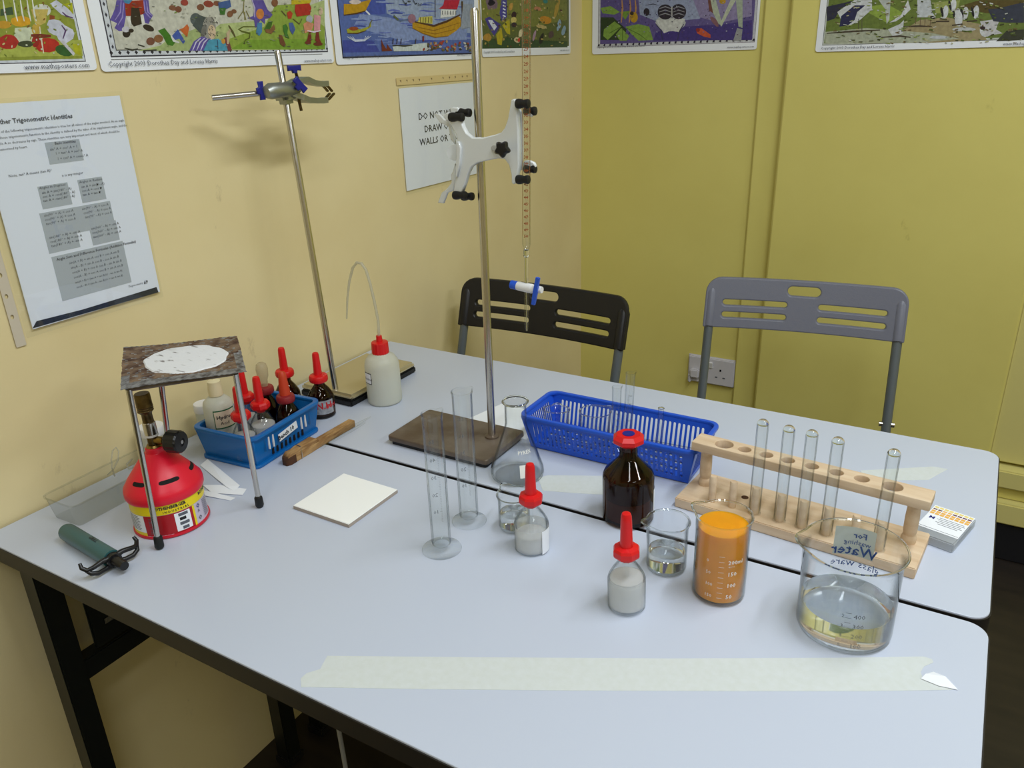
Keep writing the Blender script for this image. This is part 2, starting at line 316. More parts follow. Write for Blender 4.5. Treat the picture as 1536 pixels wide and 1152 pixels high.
# ------------------------------------------------------------------ chairs
def chair(name, label, m, P, rz, W=0.436):
    """P: point at the middle of the back panel's top edge, on the floor plan; rz turns it"""
    t = thing(name, label, 'chair', (P[0], P[1], 0), rz, 'folding chairs behind the far table')
    H, hw = 0.118, W / 2
    out = rrect(-hw, 0, hw, H, 0.006, 6, (0.004, 0.004, 0.034, 0.034))
    hs = [rrect(-0.036, 0.082, 0.036, 0.104, 0.0109, 6)]
    for sx in (-1, 1):
        for zz in (0.024, 0.053):
            a, b = sorted((sx * 0.034, sx * 0.178)); hs.append(rrect(a, zz, b, zz + 0.0135, 0.0066, 5))
    me = ext([out] + hs, 0.014, 0.003)
    # subdivide so that the panel can be bowed
    bm = bmesh.new(); bm.from_mesh(me)
    for k in range(-9, 10):
        bmesh.ops.bisect_plane(bm, geom=bm.verts[:] + bm.edges[:] + bm.faces[:], plane_co=(k * hw / 10, 0, 0), plane_no=(1, 0, 0))
    tilt = 0.30
    for v in bm.verts:
        x, z, d = v.co.x, v.co.y, v.co.z
        bow = 0.022 * (1 - (x / hw) ** 2)
        q = (abs(x) - (hw - 0.016)) / 0.016
        y = d + bow + (0.0)
        v.co = Vector((x, y * math.cos(tilt) + (z - H) * math.sin(tilt), 0.846 + (z - H) * math.cos(tilt) - y * math.sin(tilt) * 0.2))
    obj('backrest', bm, m, t, smooth=True)
    bm = bmesh.new(); bx(bm, (0, -0.24, 0.43), (W - 0.05, 0.36, 0.02), Matrix.Rotation(0.05, 3, 'X'), 0.006); obj('seat', bm, m, t)
    for sx in (-1, 1):
        x = sx * (hw - 0.013)
        dirv = Vector((0, -math.sin(tilt), -math.cos(tilt))); a = Vector((x, 0.005, 0.842))
        sl = obj('back_sleeve', tube([a + dirv * 0.018, a + dirv * 0.024, a + dirv * 0.034, a + dirv * 0.113], [0.006, 0.010, 0.0138, 0.0138], 18), m, t, smooth=True)
        obj('front_leg', tube([a + dirv * 0.10, a + dirv * 0.865], 0.0105, 12), 'grey_tube', t, smooth=True)
        h = a + dirv * 0.30
        obj('pivot_bolt', tube([h + Vector((-0.016, 0, 0)), h + Vector((0.016, 0, 0))], 0.006, 10), 'steel', t, smooth=True)
        obj('rear_leg', tube([h + Vector((-sx * 0.02, -0.01, -0.07)), (x - sx * 0.02, 0.10, 0.012)], 0.009, 10), 'grey_tube', t, smooth=True)
    obj('stretcher', tube([Vector((-hw + 0.013, -0.25, 0.07)), Vector((hw - 0.013, -0.25, 0.07))], 0.007, 8), 'grey_tube', t)
    return t
chair('folding_chair', 'black plastic folding chair behind the far table, nearest the left wall', 'chairblk', (-0.862, 1.577), 0.0, 0.438)
chair('folding_chair', 'grey plastic folding chair with slotted back in front of the wall socket', 'chairgry', (-0.332, 1.853), 0.17, 0.436)

# ------------------------------------------------------------------ socket
def wy(u, v, y=YW): return on(u, v, 1, y)
t = thing('wall_socket', 'white single wall socket with switch low on the yellow wall', 'socket', (-0.672, YW, 0.397))
obj('face_plate', box((0, -0.006, 0), (0.148, 0.012, 0.087), bev=0.003), 'socket', t)
obj('surround', box((0, -0.0015, 0), (0.154, 0.003, 0.092), bev=0.001), 'socket', t)
for xx in (-0.002,):
    obj('switch', box((xx, -0.014, 0.022), (0.014, 0.006, 0.02), Matrix.Rotation(0.2, 3, 'X'), 0.001), 'whitep', t)
obj('indicator_plate', box((-0.018, -0.0125, 0.03), (0.013, 0.002, 0.006), bev=0.0005), 'whitep', t)
obj('earth_hole', box((0.03, -0.0121, 0.008), (0.005, 0.0012, 0.007)), 'dark', t)
for xx in (0.018, 0.042): obj('pin_hole', box((xx, -0.0121, -0.016), (0.0075, 0.0012, 0.004)), 'greyink', t)
obj('cable_grip', box((-0.05, -0.018, -0.012), (0.03, 0.016, 0.03), bev=0.004), 'socket', t)
obj('cable_grip', box((-0.066, -0.016, -0.03), (0.01, 0.012, 0.03), bev=0.003), 'socket', t)

# ------------------------------------------------------------------ posters
class Art:
    """flat print: coloured shapes given by photo pixels that are laid on the poster's real plane"""
    def __init__(s, ax, val, sgn): s.ax, s.val, s.sgn, s.k, s.bm = ax, val, sgn, 0, bmesh.new(); s.cl = s.bm.loops.layers.float_color.new('Col')
    def w(s, u, v):
        p = on(u, v, s.ax, s.val); p[s.ax] += s.sgn * (0.0005 + 0.000008 * s.k); return p
    def P(s, col, pts, world=False):
        s.k += 1; vs = []
        for q in pts:
            if world: p = Vector(q); p[s.ax] = s.val + s.sgn * (0.0005 + 0.000008 * s.k)
            else: p = s.w(*q)
            vs.append(s.bm.verts.new(p))
        try: f = s.bm.faces.new(vs)
        except ValueError: return
        c = L4(col)
        for l in f.loops: l[s.cl] = c
    def E(s, col, cx, cy, rx, ry, rot=0, n=14, wob=0):
        r = random.Random(int(cx * 7 + cy)); c, q = math.cos(rot), math.sin(rot); o = []
        for i in range(n):
            a = 2 * PI * i / n; k = 1 + wob * (r.random() - 0.5); x, y = rx * k * math.cos(a), ry * k * math.sin(a); o.append((cx + x * c - y * q, cy + x * q + y * c))
        s.P(col, o)
    def Sx(s, col, pts, wd=1.2):
        n = len(pts); Lp, Rp = [], []
        for i, p in enumerate(pts):
            a, b = pts[max(i - 1, 0)], pts[min(i + 1, n - 1)]; dx, dy = b[0] - a[0], b[1] - a[1]; l = math.hypot(dx, dy) or 1
            ww = wd * (0.5 if n < 3 else (0.35 + 0.3 * math.sin(PI * i / (n - 1)))); Lp.append((p[0] - dy / l * ww, p[1] + dx / l * ww)); Rp.append((p[0] + dy / l * ww, p[1] - dx / l * ww))
        s.P(col, Lp + Rp[::-1])
    def upper(s, a0, a1, z0, cols, n=70):        # the picture goes on above the part the photo shows
        r = random.Random(int(a0 * 1000))
        for i in range(n):
            a, z = r.uniform(a0 + 0.03, a1 - 0.03), r.uniform(z0, ZT - 0.06); rx, ry, c0 = r.uniform(0.006, 0.024), r.uniform(0.006, 0.024), r.random() * 3; col = r.choice(cols); pts = []
            for k in range(10):
                t = 2 * PI * k / 10; x, y = rx * math.cos(t) * r.uniform(0.8, 1.2), ry * math.sin(t); u, v = a + x * math.cos(c0) - y * math.sin(c0), z + x * math.sin(c0) + y * math.cos(c0)
                pts.append((0, u, v) if s.ax == 0 else (u, 0, v))
            s.P(col, pts, True)
    def build(s, parent, name='artwork'):
        me = bpy.data.meshes.new(name); s.bm.to_mesh(me); s.bm.free(); me.materials.append(M['ink_art'])
        o = bpy.data.objects.new(name, me); C.objects.link(o); o.parent = parent; o.matrix_parent_inverse = Matrix.Translation(-parent.location); return o
def walltext(parent, s, u, v, size, m, ax, val, sgn, align='LEFT', name='printed_text', bold=0, shear=0, dz=0):
    p = on(u, v, ax, val); p[ax] += sgn * 0.0050
    if ax == 0: mt = Matrix(((0, 0, 1, p.x), (1, 0, 0, p.y), (0, 1, 0, p.z), (0, 0, 0, 1)))
    else: mt = Matrix(((1, 0, 0, p.x), (0, 0, -1, p.y), (0, 1, 0, p.z), (0, 0, 0, 1)))
    o = obj(name, text(s, size, mt, align=align, bold=bold, shear=shear), m, parent); o.matrix_parent_inverse = Matrix.Translation(-parent.location); return o
ZT = 1.90
def poster_base(label, ax, a0, a1, z0, roll, m='paper', z1=ZT, off=0.0025, base=None, grp='illustrated posters along the wall tops'):
    """paper sheet between a0 and a1 along the wall with a gentle ripple at its lower edge"""
    base = base if base is not None else (XW if ax == 0 else YW); sg = 1 if ax == 0 else -1
    t = thing('poster', label, 'poster', ((base, a0, z0) if ax == 0 else (a0, base, z0)), 0, grp)
    bm = bmesh.new(); n = 16; rows = []
    o = rrect(a0, z0, a1, z1, 0.006, 3)
    me = ext([o], 0.0006)
    for v in me.vertices:
        a, z, d = v.co; v.co = Vector((base + sg * (off + d), a, z)) if ax == 0 else Vector((a, base + sg * (off + d), z))
    s = obj('sheet', me, m, t); s.matrix_parent_inverse = Matrix.Translation(-t.location); return t
OFF = 0.0025
# --- poster 1 (far left, only its lower right corner shows)
t = poster_base('poster at the far left edge, red pots and a goose-grey bird on green, left wall', 0, 0.30, 0.756, 1.345, 0)
A = Art(0, XW + OFF, 1); yb = on(122, 88, 0, XW).y; zb = on(122, 88, 0, XW).z
A.P((34, 34, 60), [(0, 0.33, zb - 0.004), (0, yb + 0.004, zb - 0.004), (0, yb + 0.004, ZT - 0.03), (0, 0.33, ZT - 0.03)], True)
A.P((205, 212, 222), [(0, 0.332, zb - 0.003), (0, yb + 0.003, zb - 0.003), (0, yb + 0.003, ZT - 0.032), (0, 0.332, ZT - 0.032)], True)
A.P((140, 150, 60), [(0, 0.335, zb), (0, yb, zb), (0, yb, ZT - 0.035), (0, 0.335, ZT - 0.035)], True)
A.P((168, 178, 84), [(0, 86), (0, 66), (60, 62), (122, 60), (124, 84), (60, 84)])
A.P((200, 208, 182), [(22, 42), (58, 40), (66, 66), (20, 66)])
for c, x, y, rx, ry in (((170, 40, 40), 12, 63, 16, 11), ((180, 44, 38), 70, 68, 18, 11), ((150, 34, 34), 53, 62, 6, 9), ((60, 70, 50), 38, 66, 12, 5)): A.E(c, x, y, rx, ry, 0, 14, 0.15)
A.E((46, 92, 46), 96, 76, 14, 8, 0.3); A.E((210, 214, 206), 62, 16, 14, 10); A.P((196, 176, 96), [(46, 14), (72, 14), (68, 34), (60, 38), (52, 34)])
A.E((214, 160, 40), 31, 32, 15, 8, 0, 12, 0.2); A.E((196, 150, 50), 5, 37, 12, 6); A.E((190, 160, 70), 54, 44, 7, 9); A.P((140, 72, 40), [(74, 22), (82, 24), (80, 42), (74, 40)])
A.E((196, 200, 216), 84, 42, 16, 12, 0.4, 12, 0.2); A.E((204, 206, 226), 98, 52, 12, 13, 0.5, 12, 0.2); A.P((200, 204, 222), [(74, 6), (84, 0), (106, 16), (113, 30), (92, 22)])
A.P((170, 174, 30), [(95, 6), (108, 4), (110, 22)]); A.P((60, 84, 60), [(0, 14), (18, 10), (20, 22), (0, 24)])
A.P((196, 196, 206), [(88, 60), (96, 62), (112, 80), (110, 84)]); A.P((174, 176, 40), [(108, 66), (119, 66), (122, 84), (112, 80)])
for x in (4, 20, 30, 40, 48): A.Sx((225, 228, 220), [(x, 0), (x + 3, 20), (x + 6, 32)], 2)
A.Sx((220, 214, 190), [(59, 40), (61, 56), (65, 80)], 2); A.Sx((90, 60, 110), [(92, 38), (98, 46), (94, 58)], 2.2); A.Sx((90, 60, 110), [(93, 18), (99, 24), (109, 27)], 2)
A.Sx((120, 44, 36), [(46, 53), (60, 54), (76, 54)], 5)
for i in range(60):
    x, y = random.uniform(0, 118), random.uniform(2, 84); A.E(random.choice([(150, 160, 60), (110, 126, 50), (196, 190, 130), (200, 206, 180), (130, 84, 40)]), x, y, random.uniform(1, 3), random.uniform(0.6, 1.6), random.random() * 3, 7)
A.upper(0.36, 0.74, 1.47, [(150, 160, 60), (200, 204, 222), (180, 44, 38), (110, 126, 50), (214, 160, 40)])
A.build(t); walltext(t, 'www.mathsposters.com', 132, 101, 0.0095, 'greyink', 0, XW, 1, 'RIGHT')
# --- poster 2 (people and a tall hat)
t = poster_base('poster of small figures, purple cloaks and a grey top hat on pale green, left wall', 0, 0.762, 1.251, 1.342, 0)
A = Art(0, XW + OFF, 1); a, b = on(166, 84, 0, XW), on(489, 77, 0, XW); z0 = 1.363
A.P((60, 60, 76), [(0, a.y - 0.002, z0 - 0.002), (0, b.y + 0.002, z0 - 0.002), (0, b.y + 0.002, ZT - 0.03), (0, a.y - 0.002, ZT - 0.03)], True)
A.P((206, 212, 222), [(0, a.y, z0), (0, b.y, z0), (0, b.y, ZT - 0.032), (0, a.y, ZT - 0.032)], True)
y0, y1 = a.y + 0.009, b.y - 0.009; z2 = z0 + 0.008
for i in range(34):                             # beaded border
    yy = a.y + (b.y - a.y) * i / 33; A.P((40, 40, 56), [(0, yy, z0 + 0.001), (0, yy + 0.003, z0 + 0.004), (0, yy, z0 + 0.007), (0, yy - 0.003, z0 + 0.004)], True)
for i in range(16):
    for yy in (a.y + 0.004, b.y - 0.004): zz = z0 + 0.012 + i * 0.014; A.P((60, 60, 76), [(0, yy - 0.002, zz), (0, yy, zz - 0.003), (0, yy + 0.002, zz), (0, yy, zz + 0.003)], True)
A.P((30, 30, 40), [(0, y0 - 0.0008, z2 - 0.0008), (0, y1 + 0.0008, z2 - 0.0008), (0, y1 + 0.0008, ZT - 0.04), (0, y0 - 0.0008, ZT - 0.04)], True)
A.P((196, 196, 184), [(0, y0, z2), (0, y1, z2), (0, y1, ZT - 0.04), (0, y0, ZT - 0.04)], True)
A.P((176, 190, 130), [(206, 76), (250, 66), (300, 58), (330, 36), (400, 30), (486, 0), (487, 74), (300, 76)])
A.P((140, 164, 70), [(330, 72), (344, 58), (396, 40), (412, 8), (440, 6), (486, 40), (487, 74)]); A.P((120, 156, 54), [(345, 74), (368, 60), (487, 58), (487, 74)])
A.P((160, 176, 120), [(250, 60), (300, 40), (340, 50), (330, 74), (230, 76)])
PU, PL = (92, 78, 158), (150, 138, 200)
A.P(PU, [(174, 0), (190, 0), (188, 26), (184, 46), (178, 47), (171, 42), (175, 35), (164, 30), (168, 22), (172, 12)])
A.P(PU, [(210, 0), (222, 0), (224, 18), (229, 23), (226, 28), (222, 36), (216, 34), (212, 14)])
for q in ([(181, 0), (180, 18), (172, 30)], [(185, 4), (183, 26), (176, 38)], [(215, 2), (217, 18), (225, 27)], [(219, 2), (221, 18), (228, 24)]): A.Sx(PL, q, 1.6)
A.P((150, 44, 32), [(186, 2), (214, 0), (216, 20), (207, 24), (192, 24), (188, 24)]); A.P((60, 130, 168), [(184, 0), (198, 0), (193, 6), (187, 5)])
A.P((48, 38, 34), [(196, 12), (208, 12), (212, 36), (200, 40), (195, 34)]); A.Sx((220, 220, 214), [(192, 26), (195, 40)], 4.5); A.Sx((220, 220, 214), [(212, 22), (215, 38)], 4.5)
A.E((40, 32, 34), 189, 50, 6, 6.5); A.E((196, 196, 206), 188, 44, 6, 4.5); A.E((44, 34, 34), 222, 42, 9, 4.5, 0.4); A.E((44, 34, 34), 196, 46, 4, 3)
for c, x, y, rx, ry in (((128, 84, 66), 258, 12, 6, 4), ((120, 72, 58), 267, 14, 5, 5), ((150, 60, 56), 276, 4, 6, 5), ((120, 78, 60), 300, 11, 6, 5), ((140, 60, 52), 312, 6, 8, 5), ((130, 80, 62), 324, 5, 5, 4)): A.E(c, x, y, rx, ry, 0.2, 10, 0.15)
A.E((118, 76, 62), 225, 62, 6.5, 6); A.E((134, 92, 60), 237, 58, 7, 6); A.P((60, 116, 36), [(236, 46), (246, 42), (254, 52), (262, 64), (258, 69), (250, 67), (243, 54)])
A.P((62, 88, 168), [(257, 54), (266, 44), (272, 54), (277, 62), (274, 66), (268, 58), (262, 60)]); A.Sx((214, 216, 214), [(256, 54), (260, 61), (268, 64)], 3); A.P((196, 100, 50), [(268, 44), (274, 42), (280, 36), (283, 42), (280, 56), (274, 50)])
A.Sx((60, 60, 56), [(186, 72), (198, 75), (206, 73)], 2); A.Sx((60, 60, 56), [(206, 67), (216, 70)], 2); A.Sx((60, 60, 56), [(214, 76), (234, 75)], 2)
A.P(PU, [(283, 76), (290, 62), (302, 54), (316, 56), (312, 76)])
for x in (288, 294, 300, 306): A.Sx((200, 196, 226), [(x, 76), (x + 5, 64), (x + 12, 57)], 1.6)
A.E((84, 94, 98), 293, 29, 8.5, 9.5, -0.3); A.P((70, 80, 84), [(288, 38), (297, 22), (308, 26), (306, 46), (303, 54), (300, 50)])
A.E((150, 148, 142), 313, 42, 10, 17, 0.1, 16, 0.2); A.E((110, 110, 108), 305, 46, 4, 10, 0.2); A.E((206, 184, 156), 317, 48, 6, 11, -0.1)
for i in range(26): x, y = random.uniform(302, 324), random.uniform(25, 52); A.Sx((70, 70, 72), [(x, y), (x + 2, y + 1.5), (x + 1, y + 3)], 0.9)
A.P((72, 150, 180), [(304, 76), (312, 60), (326, 58), (338, 66), (344, 76)]); A.Sx((40, 84, 120), [(325, 60), (326, 74)], 1.4); A.Sx((120, 60, 70), [(338, 56), (344, 76)], 6); A.E((200, 150, 70), 334, 62, 3, 4)
A.Sx((190, 170, 140), [(341, 66), (341, 50), (345, 44)], 4); A.Sx((90, 84, 50), [(342, 38), (348, 48), (352, 56)], 2.4)
A.Sx((90, 100, 40), [(386, 40), (364, 40), (357, 44), (362, 47), (374, 50), (373, 57), (367, 60), (365, 66)], 1.8)
A.P(PU, [(376, 0), (394, 0), (400, 14), (408, 22), (404, 27), (397, 28), (396, 36), (390, 30), (382, 42), (380, 30), (370, 27), (379, 24), (381, 12)]); A.Sx((190, 180, 220), [(377, 0), (381, 12), (381, 26)], 1.6)
A.E((206, 130, 70), 389, 21, 6, 8); A.P((70, 130, 176), [(385, 34), (392, 34), (392, 48), (388, 54), (383, 50)]); A.P((60, 104, 40), [(402, 32), (408, 32), (406, 40), (402, 46), (395, 44)]); A.P((128, 90, 60), [(396, 44), (404, 44), (410, 36), (412, 44), (406, 51), (398, 49)])
A.P((62, 92, 150), [(326, 4), (344, 0), (346, 10), (338, 14), (328, 16)]); A.P((60, 112, 50), [(328, 12), (338, 12), (336, 22), (329, 22)]); A.E((126, 84, 62), 344, 21, 4.5, 5, 0.5); A.E((126, 84, 62), 350, 17, 4, 3, 0.3)
for q in ([(365, 0), (364, 16), (368, 30)], [(364, 16), (356, 28)], [(368, 16), (374, 28)], [(366, 18), (366, 30)]): A.Sx((130, 124, 76), q, 1.4)
A.P((196, 176, 40), [(436, 0), (466, 0), (464, 5), (436, 7)]); A.P((176, 44, 40), [(442, 7), (463, 5), (466, 12), (464, 22), (444, 25), (441, 16)]); A.E((128, 84, 62), 411, 4, 5, 6)
A.P((180, 60, 40), [(429, 19), (434, 16), (438, 20), (436, 28), (431, 28)]); A.P((62, 118, 48), [(423, 38), (428, 36), (431, 42), (430, 50), (433, 58), (427, 56), (424, 46)]); A.P((70, 96, 160), [(432, 34), (438, 34), (442, 44), (438, 52), (434, 46)]); A.P((112, 70, 48), [(417, 52), (422, 53), (428, 68), (424, 70), (419, 66)])
A.E((170, 176, 190), 463, 29, 5, 6); A.P((206, 140, 110), [(454, 36), (460, 32), (470, 36), (466, 46), (456, 50)]); A.P((214, 150, 160), [(470, 22), (480, 24), (479, 46), (470, 46)]); A.E((208, 186, 160), 480, 17, 3, 6)
A.Sx((224, 210, 226), [(460, 46), (470, 48), (480, 46)], 2); A.Sx((120, 40, 40), [(464, 48), (463, 60), (458, 65)], 5); A.Sx((120, 40, 40), [(475, 48), (475, 60), (480, 66)], 5.5); A.E((112, 48, 40), 461, 64, 5, 2.5); A.E((112, 48, 40), 476, 66, 7, 2.8)
A.Sx((100, 90, 60), [(421, 16), (428, 24)], 1.5); A.Sx((100, 90, 60), [(438, 28), (448, 36), (452, 28)], 1.5)
for i in range(90):
    x, y = random.uniform(172, 486), random.uniform(0, 72); A.Sx(random.choice([(120, 124, 110), (150, 150, 140), (110, 140, 60), (90, 90, 86)]), [(x, y), (x + random.uniform(2, 5), y + random.uniform(-1, 1))], 0.8)
A.upper(0.79, 1.23, 1.47, [PU, (176, 190, 130), (150, 60, 56), (62, 92, 150), (206, 130, 70), (120, 156, 54), (118, 76, 62)])
A.build(t); walltext(t, 'Copyright 2003 Dorothea Day and Lorena Harris', 160, 100, 0.0098, 'greyink', 0, XW, 1); walltext(t, 'www.mathsposters.com', 495, 92, 0.0075, 'greyink', 0, XW, 1, 'RIGHT')
o = obj('print_line', box((XW + OFF + 0.0008, 1.0, 1.358), (0.0003, 0.44, 0.0006)), 'greyink', t); o.matrix_parent_inverse = Matrix.Translation(-t.location)
# --- poster 3 (boats)
t = poster_base('poster of golden boats on blue water, left wall behind the taller steel rod', 0, 1.257, 1.772, 1.338, 0)
A = Art(0, XW + OFF, 1); a, b = on(513, 80, 0, XW), on(711, 77, 0, XW); z0 = 1.352
A.P((40, 40, 60), [(0, a.y - 0.003, z0 - 0.003), (0, b.y + 0.003, z0 - 0.003), (0, b.y + 0.003, ZT - 0.03), (0, a.y - 0.003, ZT - 0.03)], True)
A.P((84, 106, 172), [(0, a.y, z0), (0, b.y, z0), (0, b.y, ZT - 0.035), (0, a.y, ZT - 0.035)], True)
A.P((150, 166, 196), [(578, 0), (711, 0), (711, 50), (640, 46), (580, 20)]); A.P((130, 148, 196), [(540, 20), (700, 44), (700, 60), (600, 60), (530, 40)]); A.P((60, 72, 158), [(514, 60), (560, 62), (570, 78), (514, 79)]); A.P((66, 84, 168), [(546, 0), (578, 0), (578, 20), (546, 22)])
for i in range(70):
    x, y = random.uniform(514, 700), random.uniform(2, 76); A.Sx(random.choice([(110, 130, 190), (64, 80, 165), (140, 158, 206), (96, 110, 190)]), [(x, y), (x + random.uniform(5, 14), y + random.uniform(-1.5, 1.5)), (x + 18, y)], random.uniform(1, 2.6))
G, GD, BR = (188, 144, 30), (150, 108, 22), (84, 54, 30)
A.P(G, [(515, 6), (530, 6), (552, 0), (556, 0), (548, 16), (530, 20), (515, 22)]); A.Sx(BR, [(515, 23), (535, 20), (549, 16)], 1.6); A.E((214, 200, 196), 532, 3, 9, 3.5); A.Sx((220, 226, 236), [(548, 16), (554, 22)], 2.4)
A.P((160, 160, 50), [(519, 44), (524, 42), (540, 44), (552, 40), (556, 34), (556, 40), (546, 47), (530, 50), (521, 50)]); A.Sx(BR, [(520, 50), (536, 50), (548, 46)], 1.3); A.E((150, 70, 40), 530, 43, 7, 3); A.Sx((110, 110, 60), [(552, 42), (555, 34), (558, 30)], 1.4)
for k in (8, 12, 16): A.Sx((200, 210, 232), [(536 - k, 55), (532, 58 + k * 0.25), (546, 58 + k * 0.2), (540 + k, 54)], 1.2)
A.P(G, [(618, 34), (626, 32), (648, 38), (668, 32), (686, 24), (690, 26), (692, 38), (684, 46), (672, 54), (652, 56), (634, 50), (618, 42)])
for q in ([(622, 40), (650, 46), (690, 34)], [(628, 46), (652, 51), (682, 44)], [(618, 42), (634, 50), (652, 56), (672, 54)]): A.Sx(GD, q, 1.3)
A.Sx(BR, [(618, 32), (650, 39), (670, 32), (690, 22)], 2.6); A.P((196, 190, 90), [(628, 26), (648, 24), (648, 36), (626, 33)]); 
for x in range(630, 648, 4): A.Sx((90, 70, 40), [(x, 26), (x, 34)], 1)
A.E((150, 110, 130), 617, 28, 6, 7); A.Sx((90, 110, 150), [(612, 29), (600, 31), (593, 28), (590, 22)], 2.2); A.Sx((90, 100, 60), [(597, 30), (590, 24)], 2.8)
A.P((186, 36, 60), [(666, 0), (689, 0), (685, 14), (658, 13), (664, 8)]); A.P((224, 226, 226), [(661, 14), (684, 15), (682, 24), (660, 27)])
for x in range(663, 684, 4): A.Sx((60, 60, 70), [(x, 16), (x, 22)], 1)
A.P((84, 66, 40), [(691, 2), (694, 2), (694, 30), (690, 40), (692, 20)]); A.Sx((70, 60, 60), [(652, 0), (652, 26)], 1); A.P((150, 160, 176), [(694, 6), (708, 6), (708, 40), (690, 44)])
A.P((112, 46, 34), [(572, 77), (571, 58), (574, 66), (579, 74), (580, 66), (584, 72), (588, 76)]); A.P((200, 210, 210), [(588, 70), (640, 64), (640, 76), (590, 77)]); A.Sx((60, 60, 50), [(588, 68), (606, 69), (618, 68)], 2)
for i in range(60):
    x = random.uniform(634, 708); y = random.uniform(62, 76); A.E(random.choice([(130, 90, 50), (90, 90, 60), (180, 150, 110), (160, 60, 50), (70, 60, 50), (190, 190, 190)]), x, y, 2.4, 1.6, random.random() * 3, 7)
A.Sx((130, 46, 50), [(634, 54), (634, 62)], 2.6)
for x in (588, 594, 600, 622): A.Sx((60, 50, 50), [(x, 66), (x + 1, 58)], 1.2)
A.upper(1.29, 1.75, 1.48, [(110, 130, 190), (140, 158, 206), G, (186, 36, 60), (224, 226, 226), (64, 80, 165)])
A.build(t); walltext(t, 'C', 601, 6, 0.022, 'ink', 0, XW, 1); walltext(t, 'r', 606, 9, 0.012, 'ink', 0, XW, 1); walltext(t, '= C', 608.5, 6, 0.022, 'ink', 0, XW, 1); walltext(t, 'n-r', 624, 9, 0.012, 'ink', 0, XW, 1)
walltext(t, 'Copyright 2003 Dorothea Day and Lorena Harris', 513, 88, 0.0085, 'greyink', 0, XW, 1); walltext(t, 'www.mathsposters.com', 704, 83, 0.006, 'greyink', 0, XW, 1, 'RIGHT')
# --- poster 4 (butterflies) nearest the corner
t = poster_base('poster of butterflies and caterpillars on olive green, left wall next to the room corner', 0, 1.782, 2.262, 1.341, 0)
A = Art(0, XW + OFF, 1); a, b = on(723, 72, 0, XW), on(852, 70, 0, XW); z0 = 1.362
A.P((96, 104, 50), [(0, a.y, z0), (0, b.y, z0), (0, b.y, ZT - 0.035), (0, a.y, ZT - 0.035)], True)
A.P((126, 130, 58), [(722, 0), (850, 0), (850, 30), (800, 40), (722, 30)]); A.P((52, 78, 40), [(723, 60), (760, 56), (800, 60), (851, 62), (851, 71), (723, 73)])
A.P((70, 62, 140), [(727, 28), (734, 25), (751, 37), (741, 54), (733, 42)]); A.P((214, 220, 236), [(732, 30), (738, 30), (745, 40), (741, 46), (735, 36)]); A.P((78, 74, 150), [(752, 0), (760, 0), (760, 26), (752, 32), (749, 20)])
for y in (3, 8, 13, 18, 23): A.Sx((220, 226, 240), [(754, y), (758, y + 2)], 2)
A.P((186, 172, 30), [(753, 38), (764, 28), (765, 52), (760, 50)]); A.P((182, 166, 30), [(744, 52), (752, 42), (754, 56), (752, 68), (746, 66)]); A.E((120, 100, 110), 737, 5, 9, 9, 0, 9, 0.5); A.E((30, 26, 32), 737, 4, 5, 5, 0, 9, 0.5); A.E((176, 134, 50), 731, 56, 6, 6, 0, 10, 0.3)
for c, x, y, rx, ry in (((60, 40, 34), 771, 22, 4, 5), ((206, 190, 110), 770, 30, 4.5, 5), ((50, 40, 50), 771, 37, 4, 4), ((210, 190, 150), 775, 60, 5, 4), ((200, 60, 40), 778, 60, 2, 3), ((220, 210, 170), 781, 50, 3, 7), ((190, 130, 90), 806, 13, 6, 3), ((200, 140, 40), 818, 30, 10, 6), ((190, 170, 110), 812, 40, 8, 3), ((150, 176, 196), 838, 38, 3, 9), ((140, 166, 186), 845, 46, 3, 8), ((190, 150, 70), 766, 10, 3, 6), ((60, 130, 120), 818, 2, 4, 3), ((170, 140, 160), 801, 54, 2, 9), ((40, 36, 30), 812, 58, 3, 9), ((180, 150, 60), 835, 12, 3, 16), ((90, 70, 70), 826, 52, 4, 6)): A.E(c, x, y, rx, ry, 0.25, 10, 0.25)
for i in range(110):
    x, y = random.uniform(724, 850), random.uniform(0, 71); A.E(random.choice([(150, 146, 60), (70, 80, 40), (170, 150, 80), (190, 180, 130), (90, 60, 40), (110, 120, 50)]), x, y, random.uniform(0.8, 2.4), random.uniform(0.6, 1.6), random.random() * 3, 7)
A.upper(1.80, 2.24, 1.51, [(182, 166, 30), (70, 62, 140), (60, 130, 120), (190, 150, 70), (150, 176, 196), (52, 78, 40)])
A.build(t); walltext(t, 'Copyright 2003 Dorothea Day and Lorena Harris', 723, 80, 0.0075, 'greyink', 0, XW, 1); walltext(t, 'www.mathsposters.com', 852, 76, 0.006, 'greyink', 0, XW, 1, 'RIGHT')
# --- poster 5 (purple, big striped eyes) on the yellow wall
t = poster_base('poster of a striped-eyed insect among leaves on purple, yellow wall', 1, -1.098, -0.612, 1.337, 0)
VB = YW - OFF; A = Art(1, VB, -1); a, b = on(899, 63, 1, YW), on(1131, 62, 1, YW); z0 = 1.358
A.P((120, 110, 130), [(a.x - 0.003, 0, z0 - 0.003), (b.x + 0.003, 0, z0 - 0.003), (b.x + 0.003, 0, ZT), (a.x - 0.003, 0, ZT)], True)
A.P((196, 198, 206), [(a.x - 0.002, 0, z0 - 0.002), (b.x + 0.002, 0, z0 - 0.002), (b.x + 0.002, 0, ZT), (a.x - 0.002, 0, ZT)], True)
for i in range(26):
    xx = a.x + (b.x - a.x) * i / 25; A.P((44, 36, 56), [(xx - 0.004, 0, z0 + 0.001), (xx + 0.002, 0, z0), (xx + 0.003, 0, z0 + 0.006), (xx - 0.002, 0, z0 + 0.006)], True)
